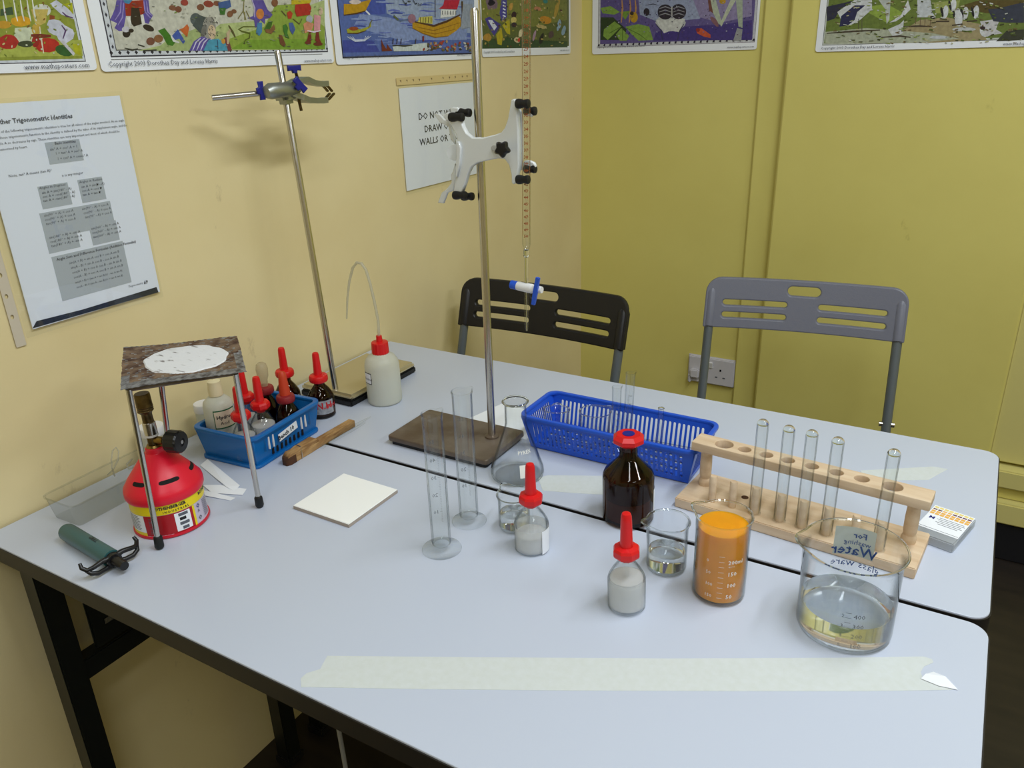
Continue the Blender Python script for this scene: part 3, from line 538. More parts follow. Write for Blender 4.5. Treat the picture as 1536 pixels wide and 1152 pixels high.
A.P((96, 84, 142), [(a.x + 0.004, 0, z0 + 0.006), (b.x - 0.004, 0, z0 + 0.006), (b.x - 0.004, 0, ZT), (a.x + 0.004, 0, ZT)], True)
A.P((150, 160, 190), [(958, 0), (1060, 0), (1050, 28), (990, 34), (960, 22)]); A.P((66, 52, 126), [(1028, 40), (1090, 36), (1128, 30), (1128, 60), (980, 61), (984, 48)]); A.P((140, 130, 170), [(1040, 0), (1128, 0), (1128, 24), (1080, 34), (1050, 26)])
GR = (116, 150, 60)
A.P((50, 66, 40), [(901, 26), (920, 26), (940, 44), (936, 60), (901, 60)])
for q in ([(901, 12), (916, 9), (930, 18), (922, 22), (904, 20)], [(932, 40), (922, 32), (906, 44), (905, 54), (912, 60), (922, 50)], [(932, 42), (924, 52), (930, 61), (940, 61), (944, 54)], [(938, 40), (958, 36), (974, 40), (980, 60), (958, 61), (948, 52)], [(930, 18), (946, 16), (938, 30)]): A.P(random.choice([GR, (130, 162, 72)]), q)
for q in ([(932, 40), (914, 50)], [(934, 42), (934, 60)], [(940, 42), (960, 52), (970, 60)]): A.Sx((80, 112, 44), q, 1)
for x0 in (932, 944, 952): A.Sx((190, 140, 90), [(x0, 34), (x0 + 2, 12), (x0 + 1, 0)], 2)
A.E((190, 150, 40), 951, 26, 6, 8); A.E((60, 50, 40), 948, 20, 3, 3); A.E((44, 36, 48), 970, 18, 4.5, 6); A.Sx((60, 60, 80), [(968, 8), (980, 6), (988, 8)], 1)
A.E((188, 190, 192), 1006, 34, 22, 13, 0, 18, 0.1); A.P((206, 208, 206), [(984, 30), (996, 50), (1006, 46), (1018, 48), (1028, 28)]); A.E((42, 36, 48), 998, 18, 11.5, 11.5, -0.2, 18); A.E((42, 36, 48), 1018, 17.5, 11.5, 11.5, 0.2, 18)
for dy in (-5, 0, 5): A.Sx((150, 150, 160), [(989, 18 + dy), (998, 15 + dy), (1007, 18 + dy)], 1.3); A.Sx((150, 150, 160), [(1010, 18 + dy), (1018, 15 + dy), (1027, 18 + dy)], 1.3)
A.Sx((190, 190, 190), [(1008, 10), (1008, 24)], 1.6); A.Sx((60, 56, 90), [(984, 36), (992, 46), (994, 60)], 1.4); A.Sx((60, 56, 90), [(1026, 36), (1020, 46), (1016, 60)], 1.4)
A.P((196, 84, 50), [(1044, 44), (1052, 42), (1066, 52), (1066, 57), (1056, 55), (1046, 50)]); A.E((140, 40, 40), 1047, 45, 3, 3)
A.P((176, 186, 166), [(1064, 0), (1074, 0), (1084, 38), (1078, 36), (1068, 16)]); A.P((184, 192, 170), [(1104, 0), (1082, 40), (1080, 36), (1096, 0)]); A.P((164, 176, 158), [(1104, 0), (1114, 0), (1114, 42), (1108, 40)]); A.P((150, 152, 156), [(1100, 61), (1106, 42), (1114, 44), (1112, 61)]); A.P((116, 70, 60), [(1062, 0), (1066, 0), (1070, 20), (1064, 16)])
A.E((190, 150, 40), 1084, 2, 5, 4); A.E((130, 90, 100), 1072, 32, 9, 4, 0.9, 10, 0.3)
for i in range(130):
    x, y = random.uniform(904, 1127), random.uniform(0, 60); A.E(random.choice([(60, 50, 110), (130, 120, 170), (176, 176, 196), (90, 60, 90), (50, 40, 70)]), x, y, random.uniform(0.5, 1.3), random.uniform(0.5, 1.1), 0, 6)
A.upper(-1.07, -0.64, 1.50, [(150, 160, 190), (116, 150, 60), (190, 150, 40), (66, 52, 126), (176, 186, 166)])
A.build(t); walltext(t, 'Copyright 2003 Dorothea Day and Lorena Harris', 896, 72, 0.0075, 'greyink', 1, YW, -1); walltext(t, 'www.mathsposters.com', 1132, 71, 0.0075, 'greyink', 1, YW, -1, 'RIGHT')
# --- poster 6 (birds) on the raised panel
YP = YW - 0.038
p6a, p6b = on(1223, 78, 1, YP), on(1536, 72, 1, YP)
t = poster_base('poster of storks and white birds on a grassy bank, right end of the yellow wall', 1, p6a.x, p6a.x + 0.52, p6a.z, 0, base=YP)
A = Art(1, YP - OFF, -1); x0, z0 = on(1235, 68, 1, YP).x, on(1235, 67, 1, YP).z; xr = p6a.x + 0.505
A.P((50, 50, 50), [(x0 - 0.002, 0, z0 - 0.002), (xr + 0.002, 0, z0 - 0.002), (xr + 0.002, 0, ZT), (x0 - 0.002, 0, ZT)], True)
A.P((190, 196, 190), [(x0 - 0.001, 0, z0 - 0.001), (xr, 0, z0 - 0.001), (xr, 0, ZT), (x0 - 0.001, 0, ZT)], True)
A.P((104, 122, 56), [(x0 + 0.002, 0, z0 + 0.003), (xr, 0, z0 + 0.003), (xr, 0, ZT), (x0 + 0.002, 0, ZT)], True)
A.P((158, 146, 110), [(1238, 66), (1260, 52), (1350, 48), (1380, 30), (1420, 26), (1470, 36), (1480, 60), (1400, 64)]); A.P((172, 178, 158), [(1238, 48), (1300, 42), (1400, 50), (1440, 58), (1380, 64), (1238, 66)]); A.P((86, 74, 34), [(1436, 10), (1470, 0), (1536, 0), (1536, 12), (1480, 20)])
A.P((56, 60, 50), [(1494, 62), (1510, 46), (1536, 44), (1536, 60)]); A.P((140, 164, 70), [(1290, 12), (1330, 6), (1360, 22), (1330, 34)]); A.P((150, 160, 90), [(1400, 4), (1440, 0), (1436, 20), (1404, 20)])
DB, W = (40, 42, 84), (206, 210, 214)
A.P((44, 46, 70), [(1240, 10), (1276, 2), (1284, 4), (1262, 12), (1252, 28), (1240, 32)]); A.P(W, [(1256, 18), (1282, 0), (1308, 0), (1308, 14), (1290, 30), (1272, 40), (1264, 34)]); A.P(DB, [(1259, 40), (1262, 24), (1282, 8), (1298, 8), (1286, 18), (1282, 30), (1272, 38)])
for x in (1288, 1293): A.Sx((80, 70, 60), [(x, 28), (x, 48)], 1)
A.P((184, 190, 186), [(1318, 0), (1336, 0), (1334, 30), (1330, 36), (1328, 14)]); A.P(W, [(1334, 34), (1352, 22), (1358, 8), (1362, 0), (1366, 14), (1356, 24), (1344, 32)])
A.P((194, 200, 206), [(1376, 0), (1396, 0), (1398, 18), (1404, 26), (1390, 26), (1376, 26)])
for x in (1374, 1381, 1388, 1396): A.Sx((110, 90, 70), [(x, 26), (x - 1, 40)], 1)
A.E((30, 28, 36), 1399, 26, 4, 2.2, 0.3)
for x, y in ((1418, 18), (1430, 8), (1436, 22), (1464, 18), (1448, 20)): A.E(W, x, y, 4.5, 10, 0.15); A.E((34, 34, 40), x - 5, y, 2, 8, -0.2)
A.E(W, 1438, 28, 6, 12); A.E(W, 1480, 44, 10, 12, 0.5); A.P((196, 196, 200), [(1470, 32), (1500, 28), (1494, 44), (1504, 50), (1478, 54)]); A.E((50, 34, 40), 1474, 42, 4, 3)
A.P((52, 58, 76), [(1482, 14), (1500, 12), (1524, 6), (1536, 4), (1536, 34), (1510, 34), (1490, 32)]); A.P(W, [(1332, 44), (1350, 36), (1356, 30), (1354, 50), (1340, 56)]); A.E((186, 190, 192), 1446, 44, 18, 3); A.E((190, 196, 204), 1408, 56, 14, 2.4)
for q in ([(1240, 50), (1280, 47), (1320, 45)], [(1322, 56), (1350, 54), (1366, 56)], [(1355, 40), (1380, 39), (1398, 40)], [(1404, 32), (1424, 32)], [(1428, 38), (1444, 36)], [(1450, 32), (1466, 31)]): A.Sx((70, 60, 50), q, 2)
for i in range(220):
    x, y = random.uniform(1240, 1536), random.uniform(0, 65); g = random.choice([(80, 98, 40), (140, 158, 84), (180, 180, 140), (110, 92, 60), (196, 200, 196), (60, 66, 36)]); A.Sx(g, [(x, y), (x + random.uniform(2, 7), y + random.uniform(-1.5, 1.5))], random.uniform(0.8, 2))
A.upper(x0 + 0.01, xr, 1.48, [(140, 158, 84), (206, 210, 214), (40, 42, 84), (158, 146, 110), (86, 74, 34), (186, 190, 192)])
A.build(t); walltext(t, 'Copyright 2003 Dorothea Day and Lorena Harris', 1232, 74, 0.0085, 'greyink', 1, YP, -1); walltext(t, 'www.mathsposters.com', 1568, 66, 0.0085, 'greyink', 1, YP, -1, 'RIGHT')

# ------------------------------------------------------------------ formula sheet and sign on the left wall
def wallobj(name, y0, z0, y1, z1, off, th, m, parent, label=None):
    o = obj(name, box((XW + off + th / 2, (y0 + y1) / 2, (z0 + z1) / 2), (th, abs(y1 - y0), abs(z1 - z0))), m, parent, label=label); o.matrix_parent_inverse = Matrix.Translation(-parent.location); return o
def LP(u, v): p = on(u, v, 0, XW); return p.y, p.z
t = thing('formula_sheet', 'white sheet of trigonometry formulas with a dark lower edge, in a pocket on the wall', 'paper', (XW, 0.572, 1.011), 0)
wallobj('page', 0.572, 1.011, 0.781, 1.309, 0.003, 0.0012, 'paper2', t)
me = bpy.data.meshes.new('x'); bm = bmesh.new(); pts = [LP(46, 492), LP(52, 481), LP(60, 479), (LP(120, 464)), LP(232, 430), LP(235, 438)]
fv = [bm.verts.new((XW + 0.0046, y, z)) for y, z in pts]; bm.faces.new(fv)
o = obj('dark_copy_edge', bm, mat('dark_photocopy_print', (36, 44, 58), 0.5), t); o.matrix_parent_inverse = Matrix.Translation(-t.location)
for (u0, v0, u1, v1) in ((64, 214, 123, 240), (53, 280, 106, 306), (113, 270, 157, 298), (56, 320, 170, 337), (64, 352, 118, 370), (130, 338, 177, 359)):
    (a0, b0), (a1, b1) = LP(u0, v0), LP(u1, v1); wallobj('grey_box', a0, b0, a1, b1, 0.0043, 0.0001 + 0.00003 * (v0 % 7), 'greybox', t)
(a0, b0), (a1, b1) = LP(77, 388), LP(190, 418); wallobj('grey_box', a0 - 0.002, b0 + 0.003, a1 + 0.004, b1 - 0.006, 0.0043, 0.0002, 'greybox', t)
def ft(s, u, v, size=0.0052, m='ink', bold=0, align='LEFT'):
    p = on(u, v, 0, XW); mt = Matrix(((0, 0, 1, XW + 0.0048), (1, 0, 0, p.y), (0, 1, 0, p.z), (0, 0, 0, 1))); return text(s, size, mt, align=align, bold=bold, shear=0.15)
tx = [text('Further Trigonometric Identities', 0.0085, Matrix(((0, 0, 1, XW + 0.0048), (1, 0, 0, 0.589), (0, 1, 0, 1.284), (0, 0, 0, 1))), bold=0.0002)]
for k, s in enumerate(('Each of the following trigonometric identities is true for all values of the angles involved. As an angle', "A whose trigonometric function in the identity is defined by the value of its supplement angle, and the", 'table A so decreases by sign. These identities use very important and most of which should be', 'memorised by heart.')):
    tx.append(text(s, 0.0047, Matrix(((0, 0, 1, XW + 0.0048), (1, 0, 0, 0.589), (0, 1, 0, 1.273 - k * 0.0072), (0, 0, 0, 1)))))
tx += [ft('Basic Identities', 79, 217, bold=0.0001), ft('sin\u00b2 A + cos\u00b2 A = 1', 72, 226), ft('1 + tan\u00b2 A = sec\u00b2 A', 80, 232), ft('1 + cot\u00b2 A = cosec\u00b2 A', 83, 240),
       ft('Note, tan\u00b2 A means (tan A)\u00b2', 10, 266), ft('n is any integer', 90, 265), ft('Angles in Degrees', 56, 284), ft('Angles in Radians', 116, 275), ft('Angle Sum and Difference Formulas (Addition Formulas)', 82, 391, 0.0056, bold=0.0001),
       ft('Trigonometry', 190, 431, 0.0045), ft('69', 213, 426, 0.0075, bold=0.0003)]
for k, v in enumerate((291, 297, 303)): tx.append(ft(('sin A = sin(180\u00b0 - A)', 'cos A = -cos(180\u00b0 - A)', 'tan A = -tan(180\u00b0 - A)')[k], 60 + k, v)); tx.append(ft(('sin A = sin(\u03c0 - A)', 'cos A = -cos \u03c0', 'tan A = tan \u03c0')[k], 119 + k, v - 9))
for k in range(3):
    f = ('sin', 'cos', 'tan')[k]
    tx += [ft(f + '(90\u00b0 + A) = cos A', 63 + k * 1.5, 325 + k * 6.3), ft(f + '(90\u00b0 - A) = cos A', 120 + k * 2.3, 315 + k * 6.2), ft(f + '(180\u00b0 + A) = -sin A', 71 + k * 1.5, 358 + k * 6.3), ft(f + '(360\u00b0 - A) = -sin A', 134 + k * 1.5, 344.5 + k * 6.3)]
for k, s in enumerate(('sin(A + B) = sin A cos B + cos A sin B', 'sin(A - B) = sin A cos B - cos A sin B', 'cos(A + B) = cos A cos B - sin A sin B', 'cos(A - B) = cos A cos B + sin A sin B', 'tan(A + B) = (tan A + tan B)/(1 - tan A tan B)', 'tan(A - B) = (tan A - tan B)/(1 + tan A tan B)')): tx.append(ft(s, 101 + k * 2.2, 396 + k * 7.2, 0.0052 if k < 4 else 0.0042))
o = obj('printed_text', joinmesh('txt', tx), 'greyink', t); o.matrix_parent_inverse = Matrix.Translation(-t.location)
wallobj('pocket_film', 0.560, 1.002, 0.784, 1.315, 0.0056, 0.0004, mat('pocket_film', (240, 242, 245), 0.2, spec=0.5) if False else 'glass2', t)
# punched edge of the pocket
hol = [rrect(0.545, 0.992, 0.559, 1.31, 0.001, 2)]
for i in range(6): zz = 1.035 + i * 0.0235 * 1.25; hol.append([(0.5505 + 0.0024 * math.cos(q * PI / 5), zz + 0.0034 * math.sin(q * PI / 5)) for q in range(10)])
me = ext(hol, 0.0006)
for v in me.vertices: a, z, d = v.co; v.co = Vector((XW + 0.002 + d, a, z))
o = obj('punched_strip', me, 'stripp', t); o.matrix_parent_inverse = Matrix.Translation(-t.location)
t = thing('wall_notice', 'white notice about writing on walls, in a clear pocket behind the white clamp', 'sign', (XW, 1.44, 1.07), 0)
wallobj('page', 1.443, 1.070, 1.733, 1.286, 0.002, 0.0012, 'paper', t)
tx = []
for s, u, v in (('DO NOT WRITE', 626, 180), ('DRAW ON', 635, 198.5), ('WALLS OR TABLES', 628, 218.5)):
    p = on(u, v, 0, XW); tx.append(text(s, 0.0205, Matrix(((0, 0, 1, XW + 0.0036), (1.12, 0, 0, p.y), (0, 1, 0, p.z), (0, 0, 0, 1))), bold=0.0002))
o = obj('printed_text', joinmesh('txt', tx), 'ink', t); o.matrix_parent_inverse = Matrix.Translation(-t.location)
wallobj('pocket_film', 1.438, 1.062, 1.738, 1.292, 0.0038, 0.0004, 'glass2', t)
hol = [rrect(1.438, 1.292, 1.738, 1.307, 0.001, 2)]
for yy in (1.452, 1.474, 1.497, 1.519, 1.565, 1.61, 1.636, 1.66, 1.69, 1.71): hol.append([(yy + 0.0028 * math.cos(q * PI / 5), 1.30 + 0.0026 * math.sin(q * PI / 5)) for q in range(10)])
me = ext(hol, 0.0006)
for v in me.vertices: a, z, d = v.co; v.co = Vector((XW + 0.002 + d, a, z))
o = obj('punched_strip', me, 'stripy', t); o.matrix_parent_inverse = Matrix.Translation(-t.location)

# ------------------------------------------------------------------ glassware helpers
def camang(x, y): return math.atan2(-y, -x)
def vessel(o, th, z0):                        # closed wall: outer profile, then the inner one back down
    inn = [(max(r - th, 0), z) for r, z in o if r > th * 1.5 and z > z0 * 1.01]
    return o + [(o[-1][0] - th, o[-1][1])] + inn[::-1][1:] + [(inn[0][0] * 0.93 if inn else 0, z0), (0, z0)]
def spout(ang, H, amt=0.008, band=0.02):
    def f(co):
        a = math.atan2(co.y, co.x); d = abs((a - ang + PI) % (2 * PI) - PI); r = math.hypot(co.x, co.y)
        if r > 0.005 and co.z > H - band and d < 0.5:
            k = (math.cos(d / 0.5 * PI) + 1) / 2 * ((co.z - H + band) / band) ** 1.5; return (co.x * (1 + amt * k / r), co.y * (1 + amt * k / r), co.z + 0.0015 * k)
        return co
    return f
def marks(name, R, items, m, parent, th=0.0006, flip=1):
    """items: (angle, z, length) ticks and (angle, z, text, size) figures laid round a cylinder of radius R (number or function of z)"""
    RR = R if callable(R) else (lambda z: R); mm = []
    bm = bmesh.new()
    for it in items:
        if len(it) == 3:
            a, z, l = it; n = 4; r = RR(z); p = []
            for k in range(n + 1):
                aa = a + flip * l / r * k / n; p.append((bm.verts.new((r * math.cos(aa), r * math.sin(aa), z)), bm.verts.new((r * math.cos(aa), r * math.sin(aa), z + th))))
            for q, s in zip(p, p[1:]): bm.faces.new((q[0], s[0], s[1], q[1]))
    me = bpy.data.meshes.new('ticks'); bm.to_mesh(me); bm.free(); mm.append(me)
    for it in items:
        if len(it) > 3:
            a, z, s, size = it[:4]; mm.append(text(s, size, f=lambda co, a=a, z=z: (RR(z + co.y) * math.cos(a + flip * co.x / RR(z)), RR(z + co.y) * math.sin(a + flip * co.x / RR(z)), z + co.y), bold=it[4] if len(it) > 4 else 0))
    o = obj(name, joinmesh(name, mm), m, parent)
    if name in ('volume_scale', 'small_print'): o['kind'] = 'stuff'
    return o
def patch(name, R, a0, a1, z0, z1, m, parent, n=10, R1=None, wav=0, label=None):
    bm = bmesh.new(); R1 = R if R1 is None else R1; g = []; rnd = random.Random(3)
    for i in range(n + 1):
        a = a0 + (a1 - a0) * i / n; w0 = wav * (rnd.random() - 0.5); g.append([bm.verts.new((r * math.cos(a + w), r * math.sin(a + w), z)) for r, z, w in ((R, z0, 0), (R1, z1, 0))])
    for p, q in zip(g, g[1:]): bm.faces.new((p[0], q[0], q[1], p[1]))
    return obj(name, bm, m, parent, smooth=True, label=label)
def beaker(name, label, P, R, H, Rr, sp, liq=None, lm='water', grp=None, tilt=None, top=None, cat='beaker'):
    t = thing(name, label, cat, (P[0], P[1], P[2]), 0, grp, rot=tilt)
    o = [(0, 0), (R - 0.005, 0), (R - 0.0015, 0.0014), (R, 0.005), (R, H * 0.4), (R, H - 0.011), (R + (Rr - R) * 0.3, H - 0.006), (Rr, H - 0.0015), (Rr - 0.0004, H)]
    obj('glass_body', lathe(vessel(o, 0.0013, 0.002), 48, spout(sp, H)), 'glass', t, smooth=True)
    obj('rim', lathe([(Rr - 0.0022, H - 0.0012), (Rr - 0.001, H - 0.0022), (Rr + 0.0004, H - 0.0012), (Rr - 0.0003, H + 0.0003), (Rr - 0.0022, H - 0.0012)], 48, spout(sp, H)), 'solid', t, smooth=True)
    if liq: obj('liquid', lathe([(0, 0.0022), (R - 0.006, 0.0022), (R - 0.0018, 0.006), (R - 0.0018, liq), (R - 0.003, liq - 0.0006), (0, liq - 0.0006)], 48), lm, t, smooth=True)
    return t

# big beaker with water
P = T(1264, 938); ca = camang(P.x, P.y)
t = beaker('glass_beaker', 'largest glass beaker of water with a handwritten sticker, right of the near table', P, 0.0498, 0.106, 0.0535, math.radians(197), 0.034)
marks('volume_scale', 0.0502, [(ca + 0.02, z, 0.006) for z in (0.012, 0.018, 0.024, 0.030, 0.036, 0.042, 0.048, 0.054)] + [(ca + 0.18, 0.0105 + k * 0.0125, s, 0.0078) for k, s in enumerate(('100', '200', '300', '400'))] + [(ca - 0.05, 0.0105 + 0.0125 * k, s, 0.006) for k, s in enumerate(('5', '4', '3', '2'))], 'greyink', t, 0.0004)
sa = ca + PI + 0.02
st = patch('sticker', 0.0509, sa - 0.42, sa + 0.44, 0.060, 0.097, mat('pale_sticker', (206, 212, 208), 0.6), t)
marks('handwriting', 0.05035, [(sa - 0.24, 0.084, 'For', 0.010, 0.0002), (sa - 0.34, 0.075, 'washing', 0.009), (sa - 0.50, 0.0615, 'Water', 0.0185, 0.0002)], 'blueink', t)
marks('handwriting', 0.0509, [(sa - 0.6, 0.046, 'glass ware', 0.013)], 'blueink', t)
# orange beaker
P = T(1077, 888); ca = camang(P.x, P.y)
t = beaker('glass_beaker', 'tall glass beaker full of orange liquid beside the wooden rack', P, 0.0305, 0.108, 0.0325, math.radians(175), None)
obj('liquid', lathe([(0, 0.0022), (0.024, 0.0022), (0.0287, 0.006), (0.0287, 0.094), (0, 0.0943)], 48), 'orange', t, smooth=True)
it = [(ca - 0.05, 0.014 + 0.007 * k, 0.006) for k in range(9)]
it += [(ca + 0.28, 0.0135 + 0.0155 * k, s, 0.0075, 0.0001) for k, s in enumerate(('50', '100', '150', '200ml'))] + [(ca - 0.52, 0.0135 + 0.0155 * k, s, 0.006) for k, s in enumerate(('150', '100', '50', '0'))] + [(ca + 0.30, 0.0565, 'approx', 0.0026)]
marks('volume_scale', 0.0308, it, 'whiteink', t, 0.0004)
# small beaker of water
P = T(999, 850); ca = camang(P.x, P.y)
t = beaker('glass_beaker', 'small glass beaker part filled with clear water, left of the orange beaker', P, 0.0247, 0.068, 0.0268, math.radians(218), 0.026)
# tiny beaker behind the dropper bottle
P = T(772, 790)
t = beaker('glass_beaker', 'small glass beaker of water between the conical flask and a clear dropper bottle', P, 0.0215, 0.052, 0.0235, math.radians(150), 0.024)
# conical flask
P = T(774, 716); P.x -= 0.002; P.y += 0.008; ca = camang(P.x, P.y)
t = thing('conical_flask', 'empty conical glass flask with a wide lip, by the heavy stand base', 'flask', P)
o = [(0, 0), (0.036, 0), (0.0395, 0.002), (0.0410, 0.008), (0.0400, 0.016), (0.0172, 0.083), (0.0162, 0.090), (0.0162, 0.118), (0.0180, 0.1225), (0.0196, 0.1235), (0.0194, 0.125)]
obj('glass_body', lathe(vessel(o, 0.0013, 0.0025), 48), 'glass', t, smooth=True)
obj('rim', lathe([(0.0175, 0.1225), (0.0192, 0.1218), (0.0203, 0.1235), (0.0190, 0.1255), (0.0175, 0.1245), (0.0175, 0.1225)], 48), 'solid', t, smooth=True)
fr = lambda z: 0.0402 - (z - 0.016) * (0.0228 / 0.067) + 0.0003
marks('printed_name', fr, [(ca + 0.05, 0.049, 'PYREX', 0.0075, 0.0001)], 'whiteink', t)
patch('marking_patch', fr(0.014), ca + 0.10, ca + 0.42, 0.016, 0.034, 'whiteink', t, R1=fr(0.034))
# measuring cylinders
def cylinder(P, label, R=0.0128, H=0.197, tilt=(0, 0, 0), foot=0.0262, name='measuring_cylinder', back=True, grp='measuring cylinders on the near table', n0=10, sc='grey'):
    t = thing(name, label, 'measuring cylinder', P, 0, grp, rot=tilt); ca = camang(P[0], P[1])
    k = R / 0.0128
    o = [(0, 0.010 * k), (R * 0.85, 0.010 * k), (R, 0.014 * k), (R, H - 0.009), (R * 1.02, H - 0.004), (R * 1.08, H - 0.001), (R * 1.06, H)]
    obj('glass_tube', lathe(vessel(o, 0.0012, 0.017 * k), 32, spout(ca + 2.2, H, 0.004, 0.012)), 'glass', t, smooth=True)
    obj('foot', lathe([(0, 0.0006), (foot * 0.96, 0.0006), (foot, 0.0014), (foot * 0.97, 0.0028), (R * 1.15, 0.0062), (R * 0.8, 0.0085), (R * 0.95, 0.0105), (R * 0.9, 0.014), (0, 0.0145)], 40), 'glass', t, smooth=True)
    b = ca + PI if back else ca; sp = (H - 0.045) / 60; z0 = 0.024
    it = [(b - 0.35, z0 + sp * 1.0 * q, 0.0032 if q % 10 == 0 else (0.0026 if q % 5 == 0 else 0.0018)) for q in range(4, 51)]
    it += [(b - 0.02, z0 + sp * q - 0.0025, str(q), 0.0078 * k) for q in (10, 20, 30, 40, 50)]
    marks('volume_scale', R + 0.0002, it, 'greyink', t, 0.0003)
    return t
P = T(663, 824); cylinder(P, 'empty glass measuring cylinder nearer the viewer, left of the middle dropper bottle')
P = T(704, 782); cylinder(P, 'empty glass measuring cylinder farther back, beside the conical flask', R=0.0133, foot=0.0242)

# ------------------------------------------------------------------ dropper bottles
def dropper(P, label, R=0.0218, glass='glass', liq='cloudy', lz=0.042, capm='red', bulbm='red', octo=True, capR=0.0158, H=0.126, tilt=None, grp=None, shoulder=0.044, neckm=None, name='dropper_bottle', bulb='straight'):
    t = thing(name, label, 'bottle', P, 0, grp, rot=tilt); z1 = H * 0.655; zc = z1 - 0.013
    nr = 0.0092
    o = [(0, 0), (R - 0.003, 0), (R, 0.003), (R, shoulder - 0.004), (R * 0.94, shoulder), (R * 0.72, shoulder + 0.009), (nr, shoulder + 0.019), (nr, zc - 0.003), (nr + 0.001, zc - 0.001)]
    obj('glass_body', lathe(vessel(o, 0.0016, 0.003), 40), glass, t, smooth=True)
    if liq: obj('liquid', lathe([(0, 0.0035), (R - 0.0045, 0.0035), (R - 0.0024, 0.006), (R - 0.0024, min(lz, shoulder - 0.003)), (0, min(lz, shoulder - 0.003))], 32), liq, t, smooth=True)
    n = 8 if octo else 28
    cb = [(0, zc - 0.006), (nr - 0.002, zc - 0.006), (nr + 0.0004, zc), (capR * 0.93, zc), (capR, zc + 0.0025), (capR, zc + 0.0085), (capR * 0.9, zc + 0.0115), (0.0085, z1), (0, z1)]
    obj('collar', lathe(cb, n), capm, t, smooth=not octo)
    if bulb == 'straight': bp = [(0, z1 - 0.002), (0.0078, z1 - 0.002), (0.0072, z1 + 0.006), (0.0064, H - 0.012), (0.0060, H - 0.005), (0.0048, H - 0.0015), (0, H)]
    elif bulb == 'cone': bp = [(0, z1 - 0.002), (0.0092, z1 - 0.002), (0.009, z1 + 0.006), (0.0068, H - 0.010), (0.0058, H - 0.003), (0.003, H), (0, H)]
    else: bp = [(0, z1 - 0.002), (0.0065, z1 - 0.002), (0.0068, z1 + 0.010), (0.0095, z1 + 0.018), (0.0102, H - 0.012), (0.0085, H - 0.004), (0.005, H - 0.0008), (0, H)]
    obj('rubber_bulb', lathe(bp, 20), bulbm, t, smooth=True)
    obj('pipette', tube([(0, 0, zc - 0.004), (0, 0, 0.020), (0, 0, 0.006)], [0.0026, 0.0026, 0.001], 8), 'glass2', t, smooth=True)
    return t
P = T(940, 909); ca = camang(P.x, P.y)
t = dropper(P, 'red-capped dropper bottle of cloudy liquid, frontmost of the bottles on the near table', tilt=(0, -0.03, 0))
patch('frosted_band', 0.0213, 0, 2 * PI, 0.006, 0.040, 'frost', t, n=40)
P = T(798, 822); ca = camang(P.x, P.y)
t = dropper(P, 'clear dropper bottle with red cap and torn label, in front of the conical flask', R=0.0224, liq='cloudy', lz=0.024)
patch('frosted_band', 0.0219, 0, 2 * PI, 0.004, 0.036, 'frost', t, n=40)
patch('torn_label', 0.0227, ca + 0.62, ca + 1.75, 0.002, 0.036, 'paper', t, wav=0.0, R1=0.0227)
# amber reagent bottle with flat octagonal stopper
P = T(942, 776); ca = camang(P.x, P.y)
t = thing('reagent_bottle', 'large dark brown glass bottle with a flat red octagonal stopper, across the table joint', 'bottle', P, rot=(0, -0.02, 0))
R = 0.0350
o = [(0, 0), (R - 0.005, 0), (R, 0.004), (R, 0.064), (R * 0.985, 0.069), (R * 0.9, 0.075), (0.0150, 0.092), (0.0122, 0.097), (0.0118, 0.112), (0.0135, 0.114)]
obj('glass_body', lathe(vessel(o, 0.002, 0.004), 48), 'amber', t, smooth=True)
obj('liquid', lathe([(0, 0.0045), (R - 0.007, 0.0045), (R - 0.003, 0.008), (R - 0.003, 0.036), (0, 0.036)], 40), 'amberliq', t, smooth=True)
sp = obj('stopper', lathe([(0, 0.104), (0.009, 0.104), (0.0112, 0.113), (0.0165, 0.114), (0.0216, 0.118), (0.0216, 0.1235), (0.0165, 0.1285), (0, 0.1285)], 8), 'red', t)
obj('blue_disc', lathe([(0, 0.1284), (0.0082, 0.1284), (0.0082, 0.1292), (0, 0.1292)], 24), 'bluep', sp, label='blue disc in the top of the red stopper')
patch('label', R + 0.0004, ca + 1.30, ca + 2.4, 0.012, 0.050, 'paper', t)

# ------------------------------------------------------------------ wooden rack with upturned tubes
P0 = Vector((-0.312, 0.948, TZ)); P1 = Vector((-0.002, 0.921, TZ)); d = (P1 - P0); Lr = d.length; rz = math.atan2(d.y, d.x)
rack = thing('test_tube_rack', 'pale wooden rack with pegs and a row of round holes, beside the long blue basket', 'rack', P0, rz)
obj('base_board', box((Lr / 2, 0.046, 0.0075), (Lr, 0.092, 0.015), bev=0.0012), 'wood', rack)
hx = [0.047, 0.076, 0.106, 0.135, 0.166, 0.197, 0.228, 0.264]; hr = [0.0125, 0.0088, 0.0088, 0.0088, 0.0088, 0.0088, 0.0092, 0.0122]
BY = 0.050
outl = [rrect(0.006, BY - 0.0165, Lr - 0.001, BY + 0.0165, 0.001, 2)] + [[(x + r * math.cos(k * PI / 12), BY + r * math.sin(k * PI / 12)) for k in range(24)] for x, r in zip(hx, hr)]
obj('top_board', ext(outl, 0.013, 0.0008, 0.0835), 'wood', rack)
for x in (0.020, Lr - 0.020):
    obj('post', lathe([(0, 0.0145), (0.0088, 0.0145), (0.0092, 0.020), (0.0085, 0.024), (0.0072, 0.026), (0.0082, 0.032), (0.0084, 0.050), (0.0076, 0.070), (0.0080, 0.0775), (0, 0.0775)], 20), 'wood', rack, (x, BY + 0.008, 0), smooth=True)
PY = 0.019
px = [0.047, 0.076, 0.107, 0.141, 0.170, 0.201, 0.235, 0.264]
